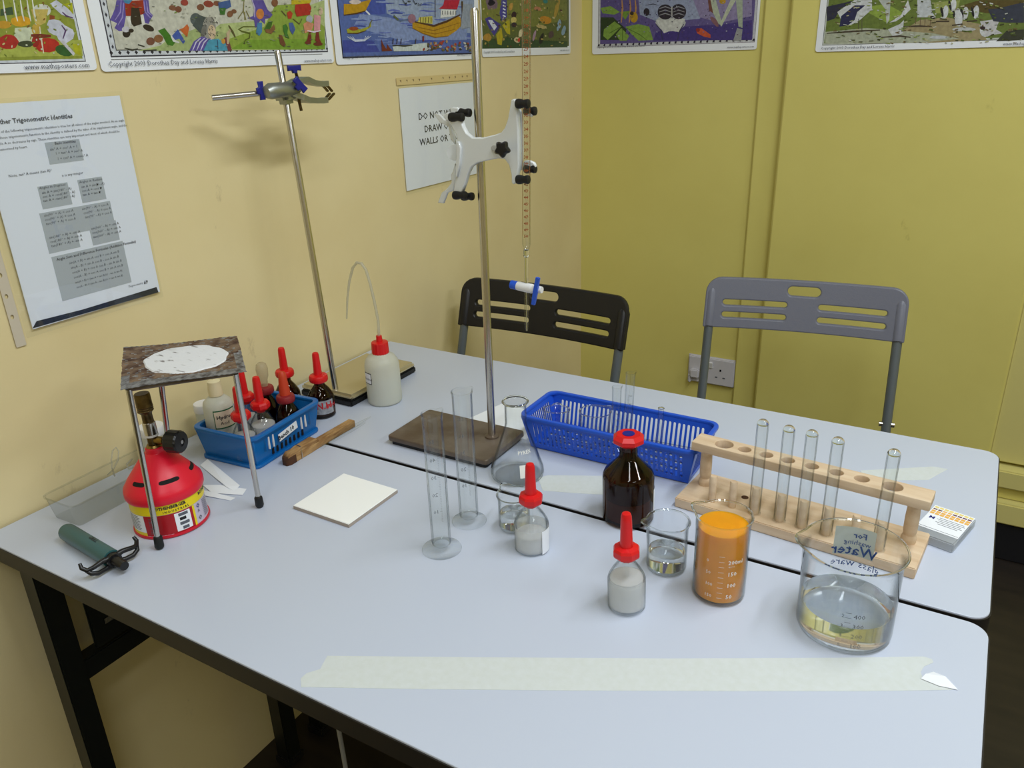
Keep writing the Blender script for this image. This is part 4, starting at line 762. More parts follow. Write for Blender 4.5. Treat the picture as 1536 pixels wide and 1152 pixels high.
for x in px: obj('peg', lathe([(0, 0.014), (0.0052, 0.014), (0.0052, 0.053), (0.0042, 0.0545), (0, 0.0548)], 14), 'wood', rack, (x, PY, 0), smooth=True)
for x in (0.082,): obj('knot', lathe([(0, 0.0148), (0.005, 0.0148), (0.005, 0.0153), (0, 0.0153)], 14), 'burnt', rack, (x, 0.052, 0), label='dark knot in the base board')
rm = Matrix.Translation(P0) @ Matrix.Rotation(rz, 4, 'Z')
order = ['leftmost of the upturned glass tubes on the wooden rack pegs', 'second from the left of the upturned glass tubes on the rack pegs', 'third from the left of the upturned glass tubes on the rack pegs', 'fourth from the left of the upturned glass tubes on the rack pegs', 'upturned glass tube standing alone at the right end of the wooden rack']
first = None
for k, i in enumerate((2, 3, 4, 5, 7)):
    q = rm @ Vector((px[i], PY, 0.0153))
    if first is None:
        first = thing('test_tube', order[0], 'test tube', q, 0, 'upturned test tubes on the rack'); Rt, Ht = 0.0076, 0.140
        pr = [(Rt + 0.0006, 0), (Rt + 0.0008, 0.0015), (Rt, 0.003), (Rt, Ht - Rt)] + [(Rt * math.cos(a * PI / 12), Ht - Rt + Rt * math.sin(a * PI / 12)) for a in (1, 2, 3, 4, 5)] + [(0, Ht)]
        ri = Rt - 0.0009; pr2 = [(ri * math.cos(a * PI / 12), Ht - Rt + ri * math.sin(a * PI / 12)) for a in (5, 4, 3, 2, 1)]
        obj('glass_wall', lathe(pr + [(0, Ht - 0.0009)] + pr2 + [(ri, 0.0)] + [(Rt + 0.0006, 0)], 28), 'glass', first, smooth=True)
        obj('tube_dome', lathe([(ri, Ht - Rt)] + [((Rt + 0.0001) * math.cos(a * PI / 12), Ht - Rt + Rt * math.sin(a * PI / 12)) for a in (1, 2, 3, 4, 5)] + [(0, Ht + 0.0001), (0, Ht - 0.0016)] + [(ri * math.cos(a * PI / 12), Ht - Rt - 0.0007 + ri * math.sin(a * PI / 12)) for a in (5, 4, 3, 2, 1)] + [(ri, Ht - Rt)], 28), 'solid', first, smooth=True)
        first.rotation_euler = (0.0, 0.0, 0)
    else: dup(first, q, (random.uniform(-0.02, 0.01), random.uniform(-0.015, 0.015), k), order[k])

# ------------------------------------------------------------------ pH strip box
t = thing('indicator_strip_box', 'small clear box of indicator strips with an orange colour chart, right of the wooden rack', 'box', (0.0195, 1.048, TZ), math.radians(-15))
obj('case', box((0, 0, 0.0065), (0.052, 0.083, 0.013), bev=0.0015), milky('clear_case_plastic', (222, 228, 236), 0.35, 0.12), t)
cd = obj('colour_card', box((0, 0.007, 0.01345), (0.050, 0.066, 0.0006)), 'paper', t)
mm = {'phorange': bmesh.new(), 'phdark': bmesh.new(), 'phmaroon': bmesh.new(), 'phyel': bmesh.new()}
for i in range(8):
    for j in range(4):
        k = 'phyel' if j == 3 else (('phdark' if i < 2 else ('phorange' if i < 4 else 'phmaroon')) if j == 2 else 'phorange')
        bx(mm[k], (-0.0212 + i * 0.0061, 0.0175 + j * 0.0060, 0.01385), (0.0050, 0.0048 if j != 2 else 0.003, 0.0002))
for k, b in mm.items(): obj('colour_squares', b, k, t)['kind'] = 'stuff'
bm = bmesh.new()
for j, w_ in enumerate((0.030, 0.034, 0.028, 0.032, 0.024)): bx(bm, (0.006, 0.010 - j * 0.0042, 0.01385), (w_, 0.0008, 0.0002))
bx(bm, (0, -0.0225, 0.01385), (0.048, 0.0006, 0.0002)); obj('print_lines', bm, 'greyink', t)['kind'] = 'stuff'
obj('printed_letter', text('M', 0.009, Matrix.Translation((-0.0135, 0.0085, 0.0139)) @ Matrix.Rotation(PI, 4, 'Z'), bold=0.0004), 'bluep', t)

# ------------------------------------------------------------------ baskets
def basket(name, label, P, W, D, H, rz, m, wb, slots_long, slots_short, zlo, zhi, sw, inset, flange=0.007, rc=0.018, foot=0.0):
    """open basket: rim flange, four slotted side panels that lean outwards, slotted floor"""
    t = thing(name, label, 'basket', P, rz)
    fw_ = flange
    obj('rim', ext([rrect(-W / 2, -D / 2, W / 2, D / 2, rc, 6), rrect(-W / 2 + fw_, -D / 2 + fw_, W / 2 - fw_, D / 2 - fw_, rc * 0.7, 6)], 0.006, 0.0015, H - 0.003), m, t, smooth=True)
    for (s, L, dist, ns, ax) in ((1, W, D / 2, slots_long, 0), (-1, W, D / 2, slots_long, 0), (1, D, W / 2, slots_short, 1), (-1, D, W / 2, slots_short, 1)):
        hl = L / 2 - fw_ * 0.6; bl = hl - inset
        out = [(-hl, H - 0.004), (hl, H - 0.004), (bl, 0.002), (-bl, 0.002)]
        hs = []
        if ns:
            span = 2 * (bl - 0.010)
            for k in range(ns): xx = -span / 2 + span * k / (ns - 1); hs.append(rrect(xx - sw / 2, zlo, xx + sw / 2, zhi, sw * 0.45, 2))
        me = ext([out] + hs, 0.0018)
        for v in me.vertices:
            x, z, q = v.co; off = (dist - fw_ * 0.7) - inset * (1 - z / H) + q
            v.co = Vector((x, s * off, z)) if ax == 0 else Vector((s * off, x, z))
        obj('side_panel', me, m, t)
    bw, bd = W / 2 - fw_ * 0.6 - inset, D / 2 - fw_ * 0.6 - inset; hs = []
    for i in range(int(bw * 2 / 0.02)):
        for j in range(int(bd * 2 / 0.02)): xx, yy = -bw + 0.012 + i * 0.02, -bd + 0.012 + j * 0.02; hs.append(rrect(xx - 0.007, yy - 0.005, xx + 0.007, yy + 0.005, 0.001, 1))
    obj('floor_grid', ext([rrect(-bw, -bd, bw, bd, 0.004, 3)] + hs, 0.002, 0, 0.003), m, t)
    if foot: obj('foot_flange', ext([rrect(-bw - foot, -bd - foot, bw + foot, bd + foot, 0.012, 4), rrect(-bw, -bd, bw, bd, 0.004, 3)], 0.005, 0.001, 0.0028), m, t)
    return t
LB = Vector((-0.449, 1.060, TZ))
basket('plastic_basket', 'long royal blue slotted plastic basket of glassware behind the brown bottle', LB, 0.298, 0.118, 0.062, 0.0, 'basket', 0, 33, 12, 0.010, 0.050, 0.0042, 0.012)
SB = Vector((-0.995, 0.822, TZ))
sb = basket('plastic_basket', 'small sky blue plastic basket full of dropper bottles with a Bench 10 sticker', SB, 0.132, 0.172, 0.058, math.radians(5), 'basket2', 0, 0, 0, 0.008, 0.04, 0.004, 0.008, 0.008, 0.016, 0.007)
# raised ribs and slots on the side that faces the room
for yy in (-0.055, -0.045, -0.035, 0.035, 0.045, 0.055): obj('slot', box((0.0585, yy, 0.033), (0.003, 0.003, 0.022), bev=0.0005), 'clearp' if abs(yy) > 0.05 else 'whitep', sb)
for k in range(8): obj('slot', box((0.0557, -0.036 + k * 0.0105, 0.014), (0.002, 0.004, 0.010)), 'dark', sb)
st = obj('sticker', box((0.0598, 0.0, 0.034), (0.0006, 0.046, 0.013), Matrix.Rotation(0.12, 3, 'X')), 'paper', sb)
me = text('Bench 10', 0.0105, Matrix.Rotation(0.12, 4, 'X') @ Matrix(((0, 0, 1, 0.0605), (1, 0, 0, -0.021), (0, 1, 0, 0.0305), (0, 0, 0, 1))), bold=0.0003); obj('sticker_text', me, 'ink', sb)

# glassware in the long basket
def inlb(dx, dy, dz=0.005): return LB + Vector((dx, dy, dz))
def small_beaker(P, label, R, H, tilt, sp): return beaker('glass_beaker', label, P, R, H, R + 0.0015, sp, None, grp='small beakers in the blue basket', tilt=tilt)
q = T(838, 612, 0.812); small_beaker(Vector((q.x, q.y - 0.01, TZ + 0.006)), 'empty small glass beaker at the left end of the long blue basket', 0.0205, 0.056, (-0.12, -0.04, 0), 2)
q = T(894, 615, 0.812); small_beaker(Vector((q.x, q.y - 0.005, TZ + 0.006)), 'wider empty glass beaker in the long blue basket, next to the upright cylinders', 0.0245, 0.056, (-0.04, 0.0, 0), 1)
def thinc(P, label, R, H, tilt): return cylinder(P, label, R, H, tilt, R * 1.9, grp='small measuring cylinders in the blue basket', back=False)
q = T(927, 577, 0.868); thinc(Vector((q.x, q.y - 0.004, TZ + 0.006)), 'shorter of the two small measuring cylinders standing in the blue basket', 0.0072, 0.110, (0.0, 0, 0))
q = T(950, 557, 0.885); thinc(Vector((q.x - 0.003, q.y - 0.012, TZ + 0.006)), 'taller of the two small measuring cylinders standing in the blue basket', 0.0072, 0.130, (-0.02, 0.02, 0))
def plain_tube(P, label, R, H, tilt, grp=None):
    t = thing('test_tube', label, 'test tube', P, 0, grp, rot=tilt)
    obj('glass_wall', lathe([(0, 0), (R * 0.7, 0.001), (R, R), (R, H), (R - 0.0008, H), (R - 0.0008, R), (0, 0.001)], 20), 'glass', t, smooth=True)
    obj('rim', lathe([(R - 0.0008, H - 0.001), (R + 0.0008, H), (R - 0.0002, H + 0.0008), (R - 0.0008, H - 0.001)], 20), 'solid', t, smooth=True); return t
q = T(991, 613, 0.832); plain_tube(Vector((q.x, q.y - 0.002, TZ + 0.006)), 'thin glass tube standing upright in the right half of the blue basket', 0.0045, 0.078, (0.0, 0.02, 0))
lg = 'glass tubes lying in the blue basket'
for k, (dx, dy, rz_, L) in enumerate(((-0.10, -0.03, 0.06, 0.12), (-0.015, -0.036, -0.03, 0.11), (0.0, 0.028, 0.05, 0.12), (0.02, -0.02, -0.05, 0.10), (0.03, 0.005, 0.1, 0.095))):
    plain_tube(inlb(dx, dy, 0.013 + 0.003 * (k % 2)), 'clear glass tube lying on its side on the floor of the long blue basket', 0.0072, L, (0, PI / 2, rz_), lg)

# bottles in the small basket
def cap_at(u, v, z): return T(u, v, z)
grp = 'dropper bottles in the small blue basket'
q = T(390, 606, TZ + 0.081); dropper(Vector((q.x, q.y, TZ + 0.0045)), 'clear dropper bottle with red bulb at the near corner of the small blue basket', R=0.0215, liq='cloudy', grp=grp)
q = T(361, 622, TZ + 0.081); dropper(Vector((q.x, q.y, TZ + 0.0045)), 'red-capped clear dropper bottle in the small basket, behind the tripod front leg', R=0.0195, grp=grp)
q = T(367, 596, TZ + 0.079); dropper(Vector((q.x, q.y, TZ + 0.0045)), 'red-capped dropper bottle partly hidden behind the tripod leg, beside the white spray bottle', R=0.017, grp=grp)
q = T(428, 595, TZ + 0.077); dropper(Vector((q.x, q.y, TZ + 0.0045)), 'brown glass dropper bottle with an orange tapered bulb in the small basket', R=0.021, glass='amber', liq='amberliq', capm='dkred', bulbm='red2', octo=False, capR=0.0155, H=0.118, bulb='cone', grp=grp)
q = T(394, 590, TZ + 0.08); dropper(Vector((q.x - 0.014, q.y + 0.018, TZ + 0.0045)), 'brown glass dropper bottle with a see-through bulb at the back of the small basket', R=0.020, glass='amber', liq='amberliq', capm='dkred', bulbm=milky('clear_rubber', (214, 200, 170), 0.5), octo=False, capR=0.015, H=0.123, bulb='round', grp=grp)
# brown bottles outside the basket
q = T(426, 553, TZ + 0.082); P = Vector((q.x, q.y, TZ)); ca = camang(P.x, P.y)
t = dropper(P, 'brown glass dropper bottle with a red bulb, between the small basket and the left wall', R=0.0225, glass='amber', liq='amberliq', octo=False, capR=0.0168, H=0.124, shoulder=0.04)
patch('label', 0.0229, ca - 0.1, ca + 1.1, 0.008, 0.034, 'labelbase', t)
P = T(485, 622); ca = camang(P.x, P.y)
t = dropper(P, 'brown glass dropper bottle with red handwriting on a grey label, beside the steel tray', R=0.0232, glass='amber', liq='amberliq', octo=False, capR=0.0168, H=0.122, shoulder=0.042)
patch('label', 0.0236, ca - 0.75, ca + 0.95, 0.010, 0.036, 'labelbase', t)
marks('handwriting', 0.0239, [(ca - 0.45, 0.021, 'N.H', 0.017, 0.0004), (ca + 0.28, 0.021, '4OH', 0.011, 0.0003)], 'redink', t)
# hydrochloric acid bottle
P = T(335, 675); P = Vector((P.x + 0.008, P.y, TZ + 0.0045)); ca = camang(P.x, P.y)
t = thing('squeeze_bottle', 'milky bottle with a cream nozzle cap and green-edged acid label, in the small basket', 'bottle', P)
obj('bottle_body', lathe([(0, 0), (0.021, 0), (0.0235, 0.003), (0.0240, 0.078), (0.0225, 0.087), (0.015, 0.094), (0.0095, 0.097), (0.0095, 0.102)], 36), 'milkbottle', t, smooth=True)
obj('liquid', lathe([(0, 0.002), (0.021, 0.003), (0.0226, 0.06), (0, 0.06)], 30), 'cloudy', t, smooth=True)
cp = obj('cap', lathe([(0, 0.098), (0.0112, 0.098), (0.0112, 0.110), (0.0102, 0.116), (0.0105, 0.122), (0.006, 0.125), (0, 0.125)], 28), 'cyan', t, smooth=True)
obj('nozzle', tube([(0, 0, 0.124), (0, 0, 0.140)], [0.0022, 0.0012], 8), 'cyan', cp)
patch('label_border', 0.0243, ca - 0.42, ca + 1.10, 0.047, 0.079, 'greenline', t); patch('label', 0.0245, ca - 0.37, ca + 1.05, 0.049, 0.077, mat('cream_label', (224, 210, 186), 0.6), t)
marks('label_text', 0.0248, [(ca - 0.25, 0.064, 'Hydrochloric', 0.009, 0.0002), (ca - 0.05, 0.054, 'Acid', 0.008)], 'ink', t)
# white lidded jars by the wall
def jar(P, label, R, H):
    t = thing('lidded_jar', label, 'jar', P, 0, 'white lidded jars by the left wall')
    obj('jar_body', lathe([(0, 0), (R * 0.9, 0), (R * 0.95, 0.003), (R * 0.95, H - 0.012), (0, H - 0.012)], 30), 'milkbottle', t, smooth=True)
    obj('lid', lathe([(0, H - 0.014), (R, H - 0.014), (R * 1.02, H - 0.012), (R * 1.02, H - 0.002), (R * 0.97, H), (0, H)], 32), 'whitep', t, smooth=True); return t
q = T(305, 606, TZ + 0.066); jar(Vector((max(q.x, XW + 0.022), q.y, TZ)), 'small jar with a white lid behind the small blue basket', 0.0165, 0.068)
q = T(226, 640, TZ + 0.062); jar(Vector((max(q.x, XW + 0.024), q.y, TZ)), 'small jar with a white lid behind the gas burner', 0.0195, 0.064)

# ------------------------------------------------------------------ wash bottle
P = T(578, 601); ca = camang(P.x, P.y)
t = thing('wash_bottle', 'milky wash bottle with a red cap and a long curved spout, by the steel tray', 'bottle', P)
obj('bottle_body', lathe([(0, 0), (0.029, 0), (0.0318, 0.003), (0.0322, 0.010), (0.0322, 0.072), (0.0305, 0.082), (0.0245, 0.091), (0.0155, 0.096), (0.0135, 0.100)], 40), 'milkbottle', t, smooth=True)
obj('liquid', lathe([(0, 0.002), (0.029, 0.003), (0.0305, 0.056), (0, 0.056)], 30), 'cloudy', t, smooth=True)
n = 36; bm = lathe([(0, 0.096), (0.0148, 0.096), (0.0156, 0.098), (0.0152, 0.116), (0.0145, 0.118), (0.006, 0.119), (0.0052, 0.130), (0, 0.130)], n)
for v in bm.verts:
    r = math.hypot(v.co.x, v.co.y)
    if 0.014 < r: k = 1 + (0.03 if int(round(math.atan2(v.co.y, v.co.x) / (2 * PI / n))) % 2 else 0); v.co.x *= k; v.co.y *= k
obj('cap', bm, 'red', t)
pts = []
for u, v in ((570, 503), (567, 480), (561, 450), (555, 425), (549, 405), (542, 395), (535, 394), (529, 402), (524, 422), (521, 448), (520, 478)): q = on(u, v, 1, P.y - 0.0); pts.append(q - P)
pts[0].x = 0; pts[0].z = 0.126
rr = [0.0026] * 6 + [0.0026, 0.0025, 0.0023, 0.002, 0.0015]
obj('spout_tube', tube(pts, rr, 10), 'tubep', t, smooth=True)
patch('label_border', 0.0325, ca - 1.35, ca - 0.72, 0.044, 0.066, 'ink', t); patch('label', 0.0327, ca - 1.33, ca - 0.75, 0.0455, 0.0645, 'paper', t)
marks('label_text', 0.0329, [(ca - 1.30, 0.052, 'Distilled', 0.0062)], 'ink', t)

# ------------------------------------------------------------------ retort stands
t = thing('retort_stand', 'tall steel rod on a stained brown base plate, in front of the black chair', 'stand', (-0.705, 0.977, TZ))
bp = obj('base_plate', ext([rrect(-0.097, -0.060, 0.100, 0.060, 0.006, 4)], 0.009, 0.0015, 0.0115), 'base_steel', t)
obj('rubber_foot', ext([rrect(-0.092, -0.056, 0.095, 0.056, 0.004, 3)], 0.0075, 0, 0.0038), 'rubber', t)
RB = T(738, 655, 0.766); lr = RB - t.location
topz = 1.405; q = on(711, 12, 1, RB.y) - t.location
obj('rod', tube([(lr.x, lr.y, 0.014), (q.x, lr.y, q.z - 0.004), (q.x, lr.y, q.z)], [0.0062, 0.0062, 0.0045], 20), 'steel', t, smooth=True)
obj('nut', lathe([(0, 0.0155), (0.0115, 0.0155), (0.0115, 0.0185), (0.0075, 0.0205), (0, 0.0205)], 24), 'base_steel', t, (lr.x, lr.y, 0), smooth=True)
RODX = lambda z: RB.x + (on(711, 12, 1, RB.y).x - RB.x) * (z - RB.z) / (on(711, 12, 1, RB.y).z - RB.z)
t = thing('retort_stand', 'thinner leaning steel rod on a polished metal tray-like base, by the left wall', 'stand', (-1.021, 1.105, TZ))
bm = box((0, 0, 0.017), (0.130, 0.196, 0.012), bev=0.005); obj('base_plate', bm, mat('brushed_tray_steel', (206, 196, 164), 0.4, 0.7), t)
obj('rubber_foot', box((0, 0, 0.0065), (0.128, 0.200, 0.013), bev=0.003), 'rubber', t)
a = T(503, 583, 0.773); b = on(416, 76, 1, a.y + 0.004)
a_, b_ = a - t.location, b - t.location
obj('rod', tube([a_, b_ + (a_ - b_).normalized() * 0.004, b_], [0.0056, 0.0056, 0.004], 18), 'steel', t, smooth=True)
ROD = lambda z: a + (b - a) * ((z - a.z) / (b.z - a.z))

# ------------------------------------------------------------------ clamp on the leaning rod
def CLp(u, v, y): return on(u, v, 1, y)
c0 = ROD(1.297)
t = thing('clamp', 'grey alloy clamp with blue wing screws and open jaws, on the leaning rod', 'clamp', c0)
def cl(u, v, x=None): q = on(u, v, 0, x if x is not None else c0.x) ; return q - c0
e0 = cl(318, 147, -1.085); e1 = cl(420, 137, c0.x + 0.014)
obj('clamp_rod', tube([e0, e1], 0.0046, 14), 'steel', t, smooth=True)
bh = obj('boss_head', box((0.0, 0, 0.0), (0.030, 0.030, 0.030), Matrix.Rotation(0.1, 3, 'X'), 0.007), 'dull', t, smooth=True)
sc = obj('boss_sleeve', tube([cl(399, 139, c0.x + 0.014), cl(405, 137, c0.x + 0.014), cl(430, 134, c0.x + 0.014), cl(446, 133, c0.x + 0.014)], [0.009, 0.0125, 0.012, 0.0085], 14), 'dull', t, smooth=True)
def wing(cu, cv, x, ax_rot, L=0.024, Wd=0.009):
    q = cl(cu, cv, x); o = [(-L / 2, -Wd / 2), (-L * 0.2, -Wd * 0.4), (-L * 0.15, -Wd * 0.9), (L * 0.15, -Wd * 0.9), (L * 0.2, -Wd * 0.4), (L / 2, -Wd / 2), (L / 2, Wd / 2), (L * 0.2, Wd * 0.45), (-L * 0.2, Wd * 0.45), (-L / 2, Wd / 2)]
    return obj('wing_screw', ext([o], 0.006, 0.0012), 'bluep', t, q, ax_rot)
wing(441, 102, c0.x + 0.016, (PI / 2, 0, math.radians(75))); wing(450, 127, c0.x + 0.03, (PI / 2, math.radians(50), math.radians(70)), 0.026, 0.011)
wing(392, 136, c0.x + 0.005, (PI / 2, math.radians(88), math.radians(70)), 0.028, 0.009)
obj('screw_shank', tube([cl(443, 106, c0.x + 0.016), cl(448, 124, c0.x + 0.016)], 0.0026, 10), 'oldbrass', t, smooth=True)
obj('screw_shank', tube([cl(446, 140, c0.x + 0.012), cl(452, 166, c0.x + 0.012)], 0.0026, 10), 'oldbrass', t, smooth=True)
def strip(pts, w_, th, m, name, parent):      # flat bent jaw
    bm = bmesh.new(); rings = []
    for i, p in enumerate(pts):
        tdir = (pts[min(i + 1, len(pts) - 1)] - pts[max(i - 1, 0)]).normalized(); s = Vector((1, 0, 0)); s = (s - tdir * s.dot(tdir)).normalized(); n_ = tdir.cross(s)
        ww = w_[i] if isinstance(w_, (list, tuple)) else w_
        rings.append([bm.verts.new(p + s * a * ww / 2 + n_ * b * th / 2) for a, b in ((-1, -1), (1, -1), (1, 1), (-1, 1))])
    for r0, r1 in zip(rings, rings[1:]):
        for k in range(4): bm.faces.new((r0[k], r0[(k + 1) % 4], r1[(k + 1) % 4], r1[k]))
    bm.faces.new(rings[0]); bm.faces.new(rings[-1][::-1]); return obj(name, bm, m, parent, smooth=False)
xj = c0.x + 0.010
up = [cl(432, 128, xj), cl(446, 122, xj), (cl(456, 119, xj)), cl(468, 124, xj), cl(480, 126, xj), cl(489, 125, xj)]
lo = [cl(434, 140, xj), cl(448, 146, xj), cl(458, 150, xj), cl(470, 151, xj), cl(482, 151, xj), cl(488, 150, xj)]
ju = strip(up, [0.016, 0.024, 0.022, 0.017, 0.015, 0.014], 0.0085, 'dull', 'jaw', t); jl = strip(lo, [0.016, 0.026, 0.024, 0.018, 0.015, 0.014], 0.009, 'dull', 'jaw', t)
for dx in (-0.005, 0.005):
    strip([cl(484, 126, xj) + Vector((dx, 0, 0)), cl(490, 131, xj) + Vector((dx, 0, 0)), cl(495, 137, xj) + Vector((dx, 0, 0))], 0.004, 0.003, 'oldbrass', 'jaw_prong', ju)
    strip([cl(482, 151, xj) + Vector((dx, 0, 0)), cl(490, 149, xj) + Vector((dx, 0, 0)), cl(498, 140, xj) + Vector((dx, 0, 0))], 0.004, 0.003, 'oldbrass', 'jaw_prong', jl)

# ------------------------------------------------------------------ burette holder and burette
YH = RB.y - 0.018
def hz(x, y, dy=0.0): return on(640 + x / 6.065, 130 + y / 6.065, 1, YH + dy)
hc = Vector((RODX(1.22), RB.y, 1.22))
t = thing('burette_holder', 'white enamelled double clamp shaped like an H with black rollers, on the taller steel rod', 'clamp', hc)
def plate(pts, dy, th, name, m='white_alloy', bev=0.0015):
    w3 = [hz(x, y, dy) for x, y in pts]; me = ext([[(p.x, p.z) for p in w3]], th, bev)
    for v in me.vertices: a_, z_, d_ = v.co; v.co = Vector((a_ - hc.x, YH + dy + d_ - hc.y, z_ - hc.z))
    return obj(name, me, m, t)
plate([(215, 300), (245, 292), (310, 300), (332, 318), (345, 365), (375, 420), (430, 462), (520, 462), (630, 436), (690, 415), (725, 370), (752, 290), (768, 200), (783, 118), (808, 110), (832, 140), (836, 250), (846, 400), (850, 560), (850, 720), (838, 800), (828, 870), (800, 884), (786, 870), (784, 800), (762, 710), (722, 655), (660, 650), (560, 670), (470, 692), (420, 728), (388, 790), (362, 880), (335, 955), (255, 955), (268, 880), (290, 760), (305, 640), (312, 560), (280, 430), (235, 350)], 0, 0.009, 'front_plate')
plate([(275, 500), (300, 500), (318, 560), (310, 700), (285, 820), (270, 820), (280, 660), (278, 560)], -0.006, 0.006, 'plate_rib', bev=0.001)
plate([(70, 246), (122, 244), (168, 296), (215, 312), (232, 360), (262, 470), (262, 525), (225, 480), (205, 365), (160, 340), (130, 330)], 0.012, 0.005, 'squeeze_lever')
plate([(262, 700), (275, 760), (262, 880), (250, 945), (196, 965), (160, 1060), (106, 1055), (142, 962), (188, 928), (232, 868), (228, 800), (245, 765)], 0.012, 0.005, 'squeeze_lever')
plate([(884, 700), (895, 672), (940, 668), (985, 690), (998, 720), (990, 745), (890, 745)], 0.014, 0.006, 'back_finger')
plate([(835, 180), (868, 230), (878, 300), (880, 600), (872, 760), (850, 760), (852, 400)], 0.010, 0.004, 'back_plate')
plate([(895, 230), (900, 262), (960, 275), (970, 255), (960, 240)], 0.012, 0.005, 'back_finger')
cy_ = obj('spring_drum', tube([hz(250, 600, 0.002) - hc, hz(250, 600, 0.024) - hc], 0.011, 20), 'white_alloy', t, smooth=True)
plate([(225, 195), (245, 185), (300, 190), (300, 240), (230, 240)], 0.010, 0.008, 'back_finger'); plate([(180, 240), (200, 232), (235, 240), (240, 305), (190, 310), (170, 275)], 0.0, 0.008, 'front_finger')
def roller(x0, x1, y, dy):
    a_, b_ = hz(x0, y, dy) - hc, hz(x1, y, dy) - hc; L = (b_ - a_)
    pts = [a_ + L * k for k in (0, 0.04, 0.15, 0.35, 0.6, 0.8, 0.95, 1.0)]; obj('roller', tube(pts, [0.004, 0.0058, 0.0064, 0.0062, 0.0048, 0.006, 0.0056, 0.003], 18), 'rubber', t, smooth=True)
roller(815, 935, 155, -0.004); roller(892, 996, 222, 0.014); roller(892, 996, 748, 0.014); roller(818, 935, 845, -0.004)
roller(268, 402, 237, 0.012); roller(208, 336, 277, -0.004); roller(245, 360, 988, -0.004); roller(320, 425, 998, 0.012)
kn = hz(690, 568, -0.028) - hc; ks = hz(610, 560, -0.004) - hc
obj('knob_shaft', tube([ks, kn], 0.004, 12), 'steel', t, smooth=True)
bm = bmesh.new(); nn = 30; dirk = (kn - ks).normalized()
prof = [(0, -0.007), (0.008, -0.006), (0.0098, -0.002), (0.0098, 0.003), (0.0075, 0.007), (0, 0.008)]
bm = lathe(prof, nn)
for v in bm.verts:
    aa = math.atan2(v.co.y, v.co.x); k = 1 + 0.16 * math.cos(5 * aa); v.co.x *= k; v.co.y *= k
bmesh.ops.rotate(bm, verts=bm.verts, cent=(0, 0, 0), matrix=Vector((0, 0, 1)).rotation_difference(Vector((0.25, -1, 0.1))).to_matrix()); bmesh.ops.translate(bm, verts=bm.verts, vec=kn)
obj('clamp_knob', bm, 'blackp', t, smooth=True)
YB = YH - 0.004 + 0.006
def bu(u, v): return on(u, v, 1, YB)
b0 = bu(789.5, 375); b1 = bu(789.5, 0); ax_ = (b1 - b0).normalized(); b2 = b0 + ax_ * 0.62
t = thing('burette', 'long glass burette with brown scale and white and blue tap, in the white clamp', 'burette', b0)
qm = Vector((0, 0, 1)).rotation_difference(ax_).to_matrix().to_4x4()
bm = lathe([(0.0024, 0), (0.0046, 0.002), (0.0058, 0.008), (0.0058, 0.62), (0.0048, 0.62), (0.0048, 0.009), (0.0034, 0.003), (0.0014, 0)], 24); bm.transform(qm); obj('glass_barrel', bm, 'glass', t, smooth=True)
def hrow(v): return (bu(789.5, v) - b0).length * (1 if v < 375 else -1)
ca = camang(b0.x, b0.y); it = []
pitch = (hrow(0) - hrow(353)) / (353 / 10.6)
for k in range(0, 48):
    z = hrow(353) + k * pitch; it.append((ca - 0.35, z, 0.0062)); it.append((ca - 0.62, z - 0.0022, str(50 - k), 0.0062, 0.0001))
    for j in range(1, 10): it.append((ca - 0.05 + 0.8, z + pitch * j / 10, 0.0016 if j != 5 else 0.0026))
me = marks('volume_scale', 0.0060, it, 'brownink', t, 0.0004).data; me.transform(qm)
obj('scale_strip', (lambda b: (b.transform(qm), b)[1])(lathe([(0.0052, 0.02), (0.0052, 0.6)], 8)), 'clearp', t) if False else None
patch('amber_line', 0.00595, ca - 1.25, ca - 1.05, hrow(353), 0.6, mat('amber_scale_line', (190, 140, 70), 0.4), t).data.transform(qm)
n0, n1, n2, n3 = [bu(789.5, v) - b0 for v in (376, 384, 386, 424)]
obj('neck', tube([Vector((0, 0, 0)) + (n0 * 0), n1, n2, n3], [0.0042, 0.0044, 0.0026, 0.0026], 14), 'solid', t, smooth=True)
tp0, tp1 = bu(789.5, 438) - b0, bu(790, 496) - b0
obj('tip', tube([tp0, tp0.lerp(tp1, 0.85), tp1], [0.0034, 0.0032, 0.0018], 14), 'glass', t, smooth=True)
obj('tip_bore', tube([tp0, tp1], 0.0010, 8), 'solid', t, smooth=True)
s0, s1, s2, s3 = [bu(*q) - b0 for q in ((776, 428.5), (797, 433), (799, 434), (813, 435))]
tap = obj('tap_barrel', tube([s0, s0.lerp(s1, 0.1), s0.lerp(s1, 0.5), s1], [0.0062, 0.0066, 0.0068, 0.0070], 20), 'whitep', t, smooth=True)
obj('tap_plug', tube([s1, s1.lerp(s3, 0.3), s1.lerp(s3, 0.62), s1.lerp(s3, 0.75), s3], [0.0072, 0.0060, 0.0046, 0.0054, 0.0048], 18), 'whitep', t, smooth=True)
bl0, bl1 = bu(767, 426.5) - b0, bu(776, 428.5) - b0
obj('tap_nut', tube([bl0, bl1], 0.0064, 16), 'basket', t, smooth=False)
h0, h1 = bu(810, 415) - b0, bu(803, 455) - b0
off = Vector((0, -0.006, 0)); obj('tap_handle', strip([h0 + off, h0.lerp(h1, 0.5) + off, h1 + off], [0.0055, 0.0065, 0.005], 0.0045, 'basket', 'x', t).data.copy(), 'basket', t, label='flat blue turning handle of the tap')
bpy.data.objects.remove([o for o in t.children if o.name.startswith('x')][0])

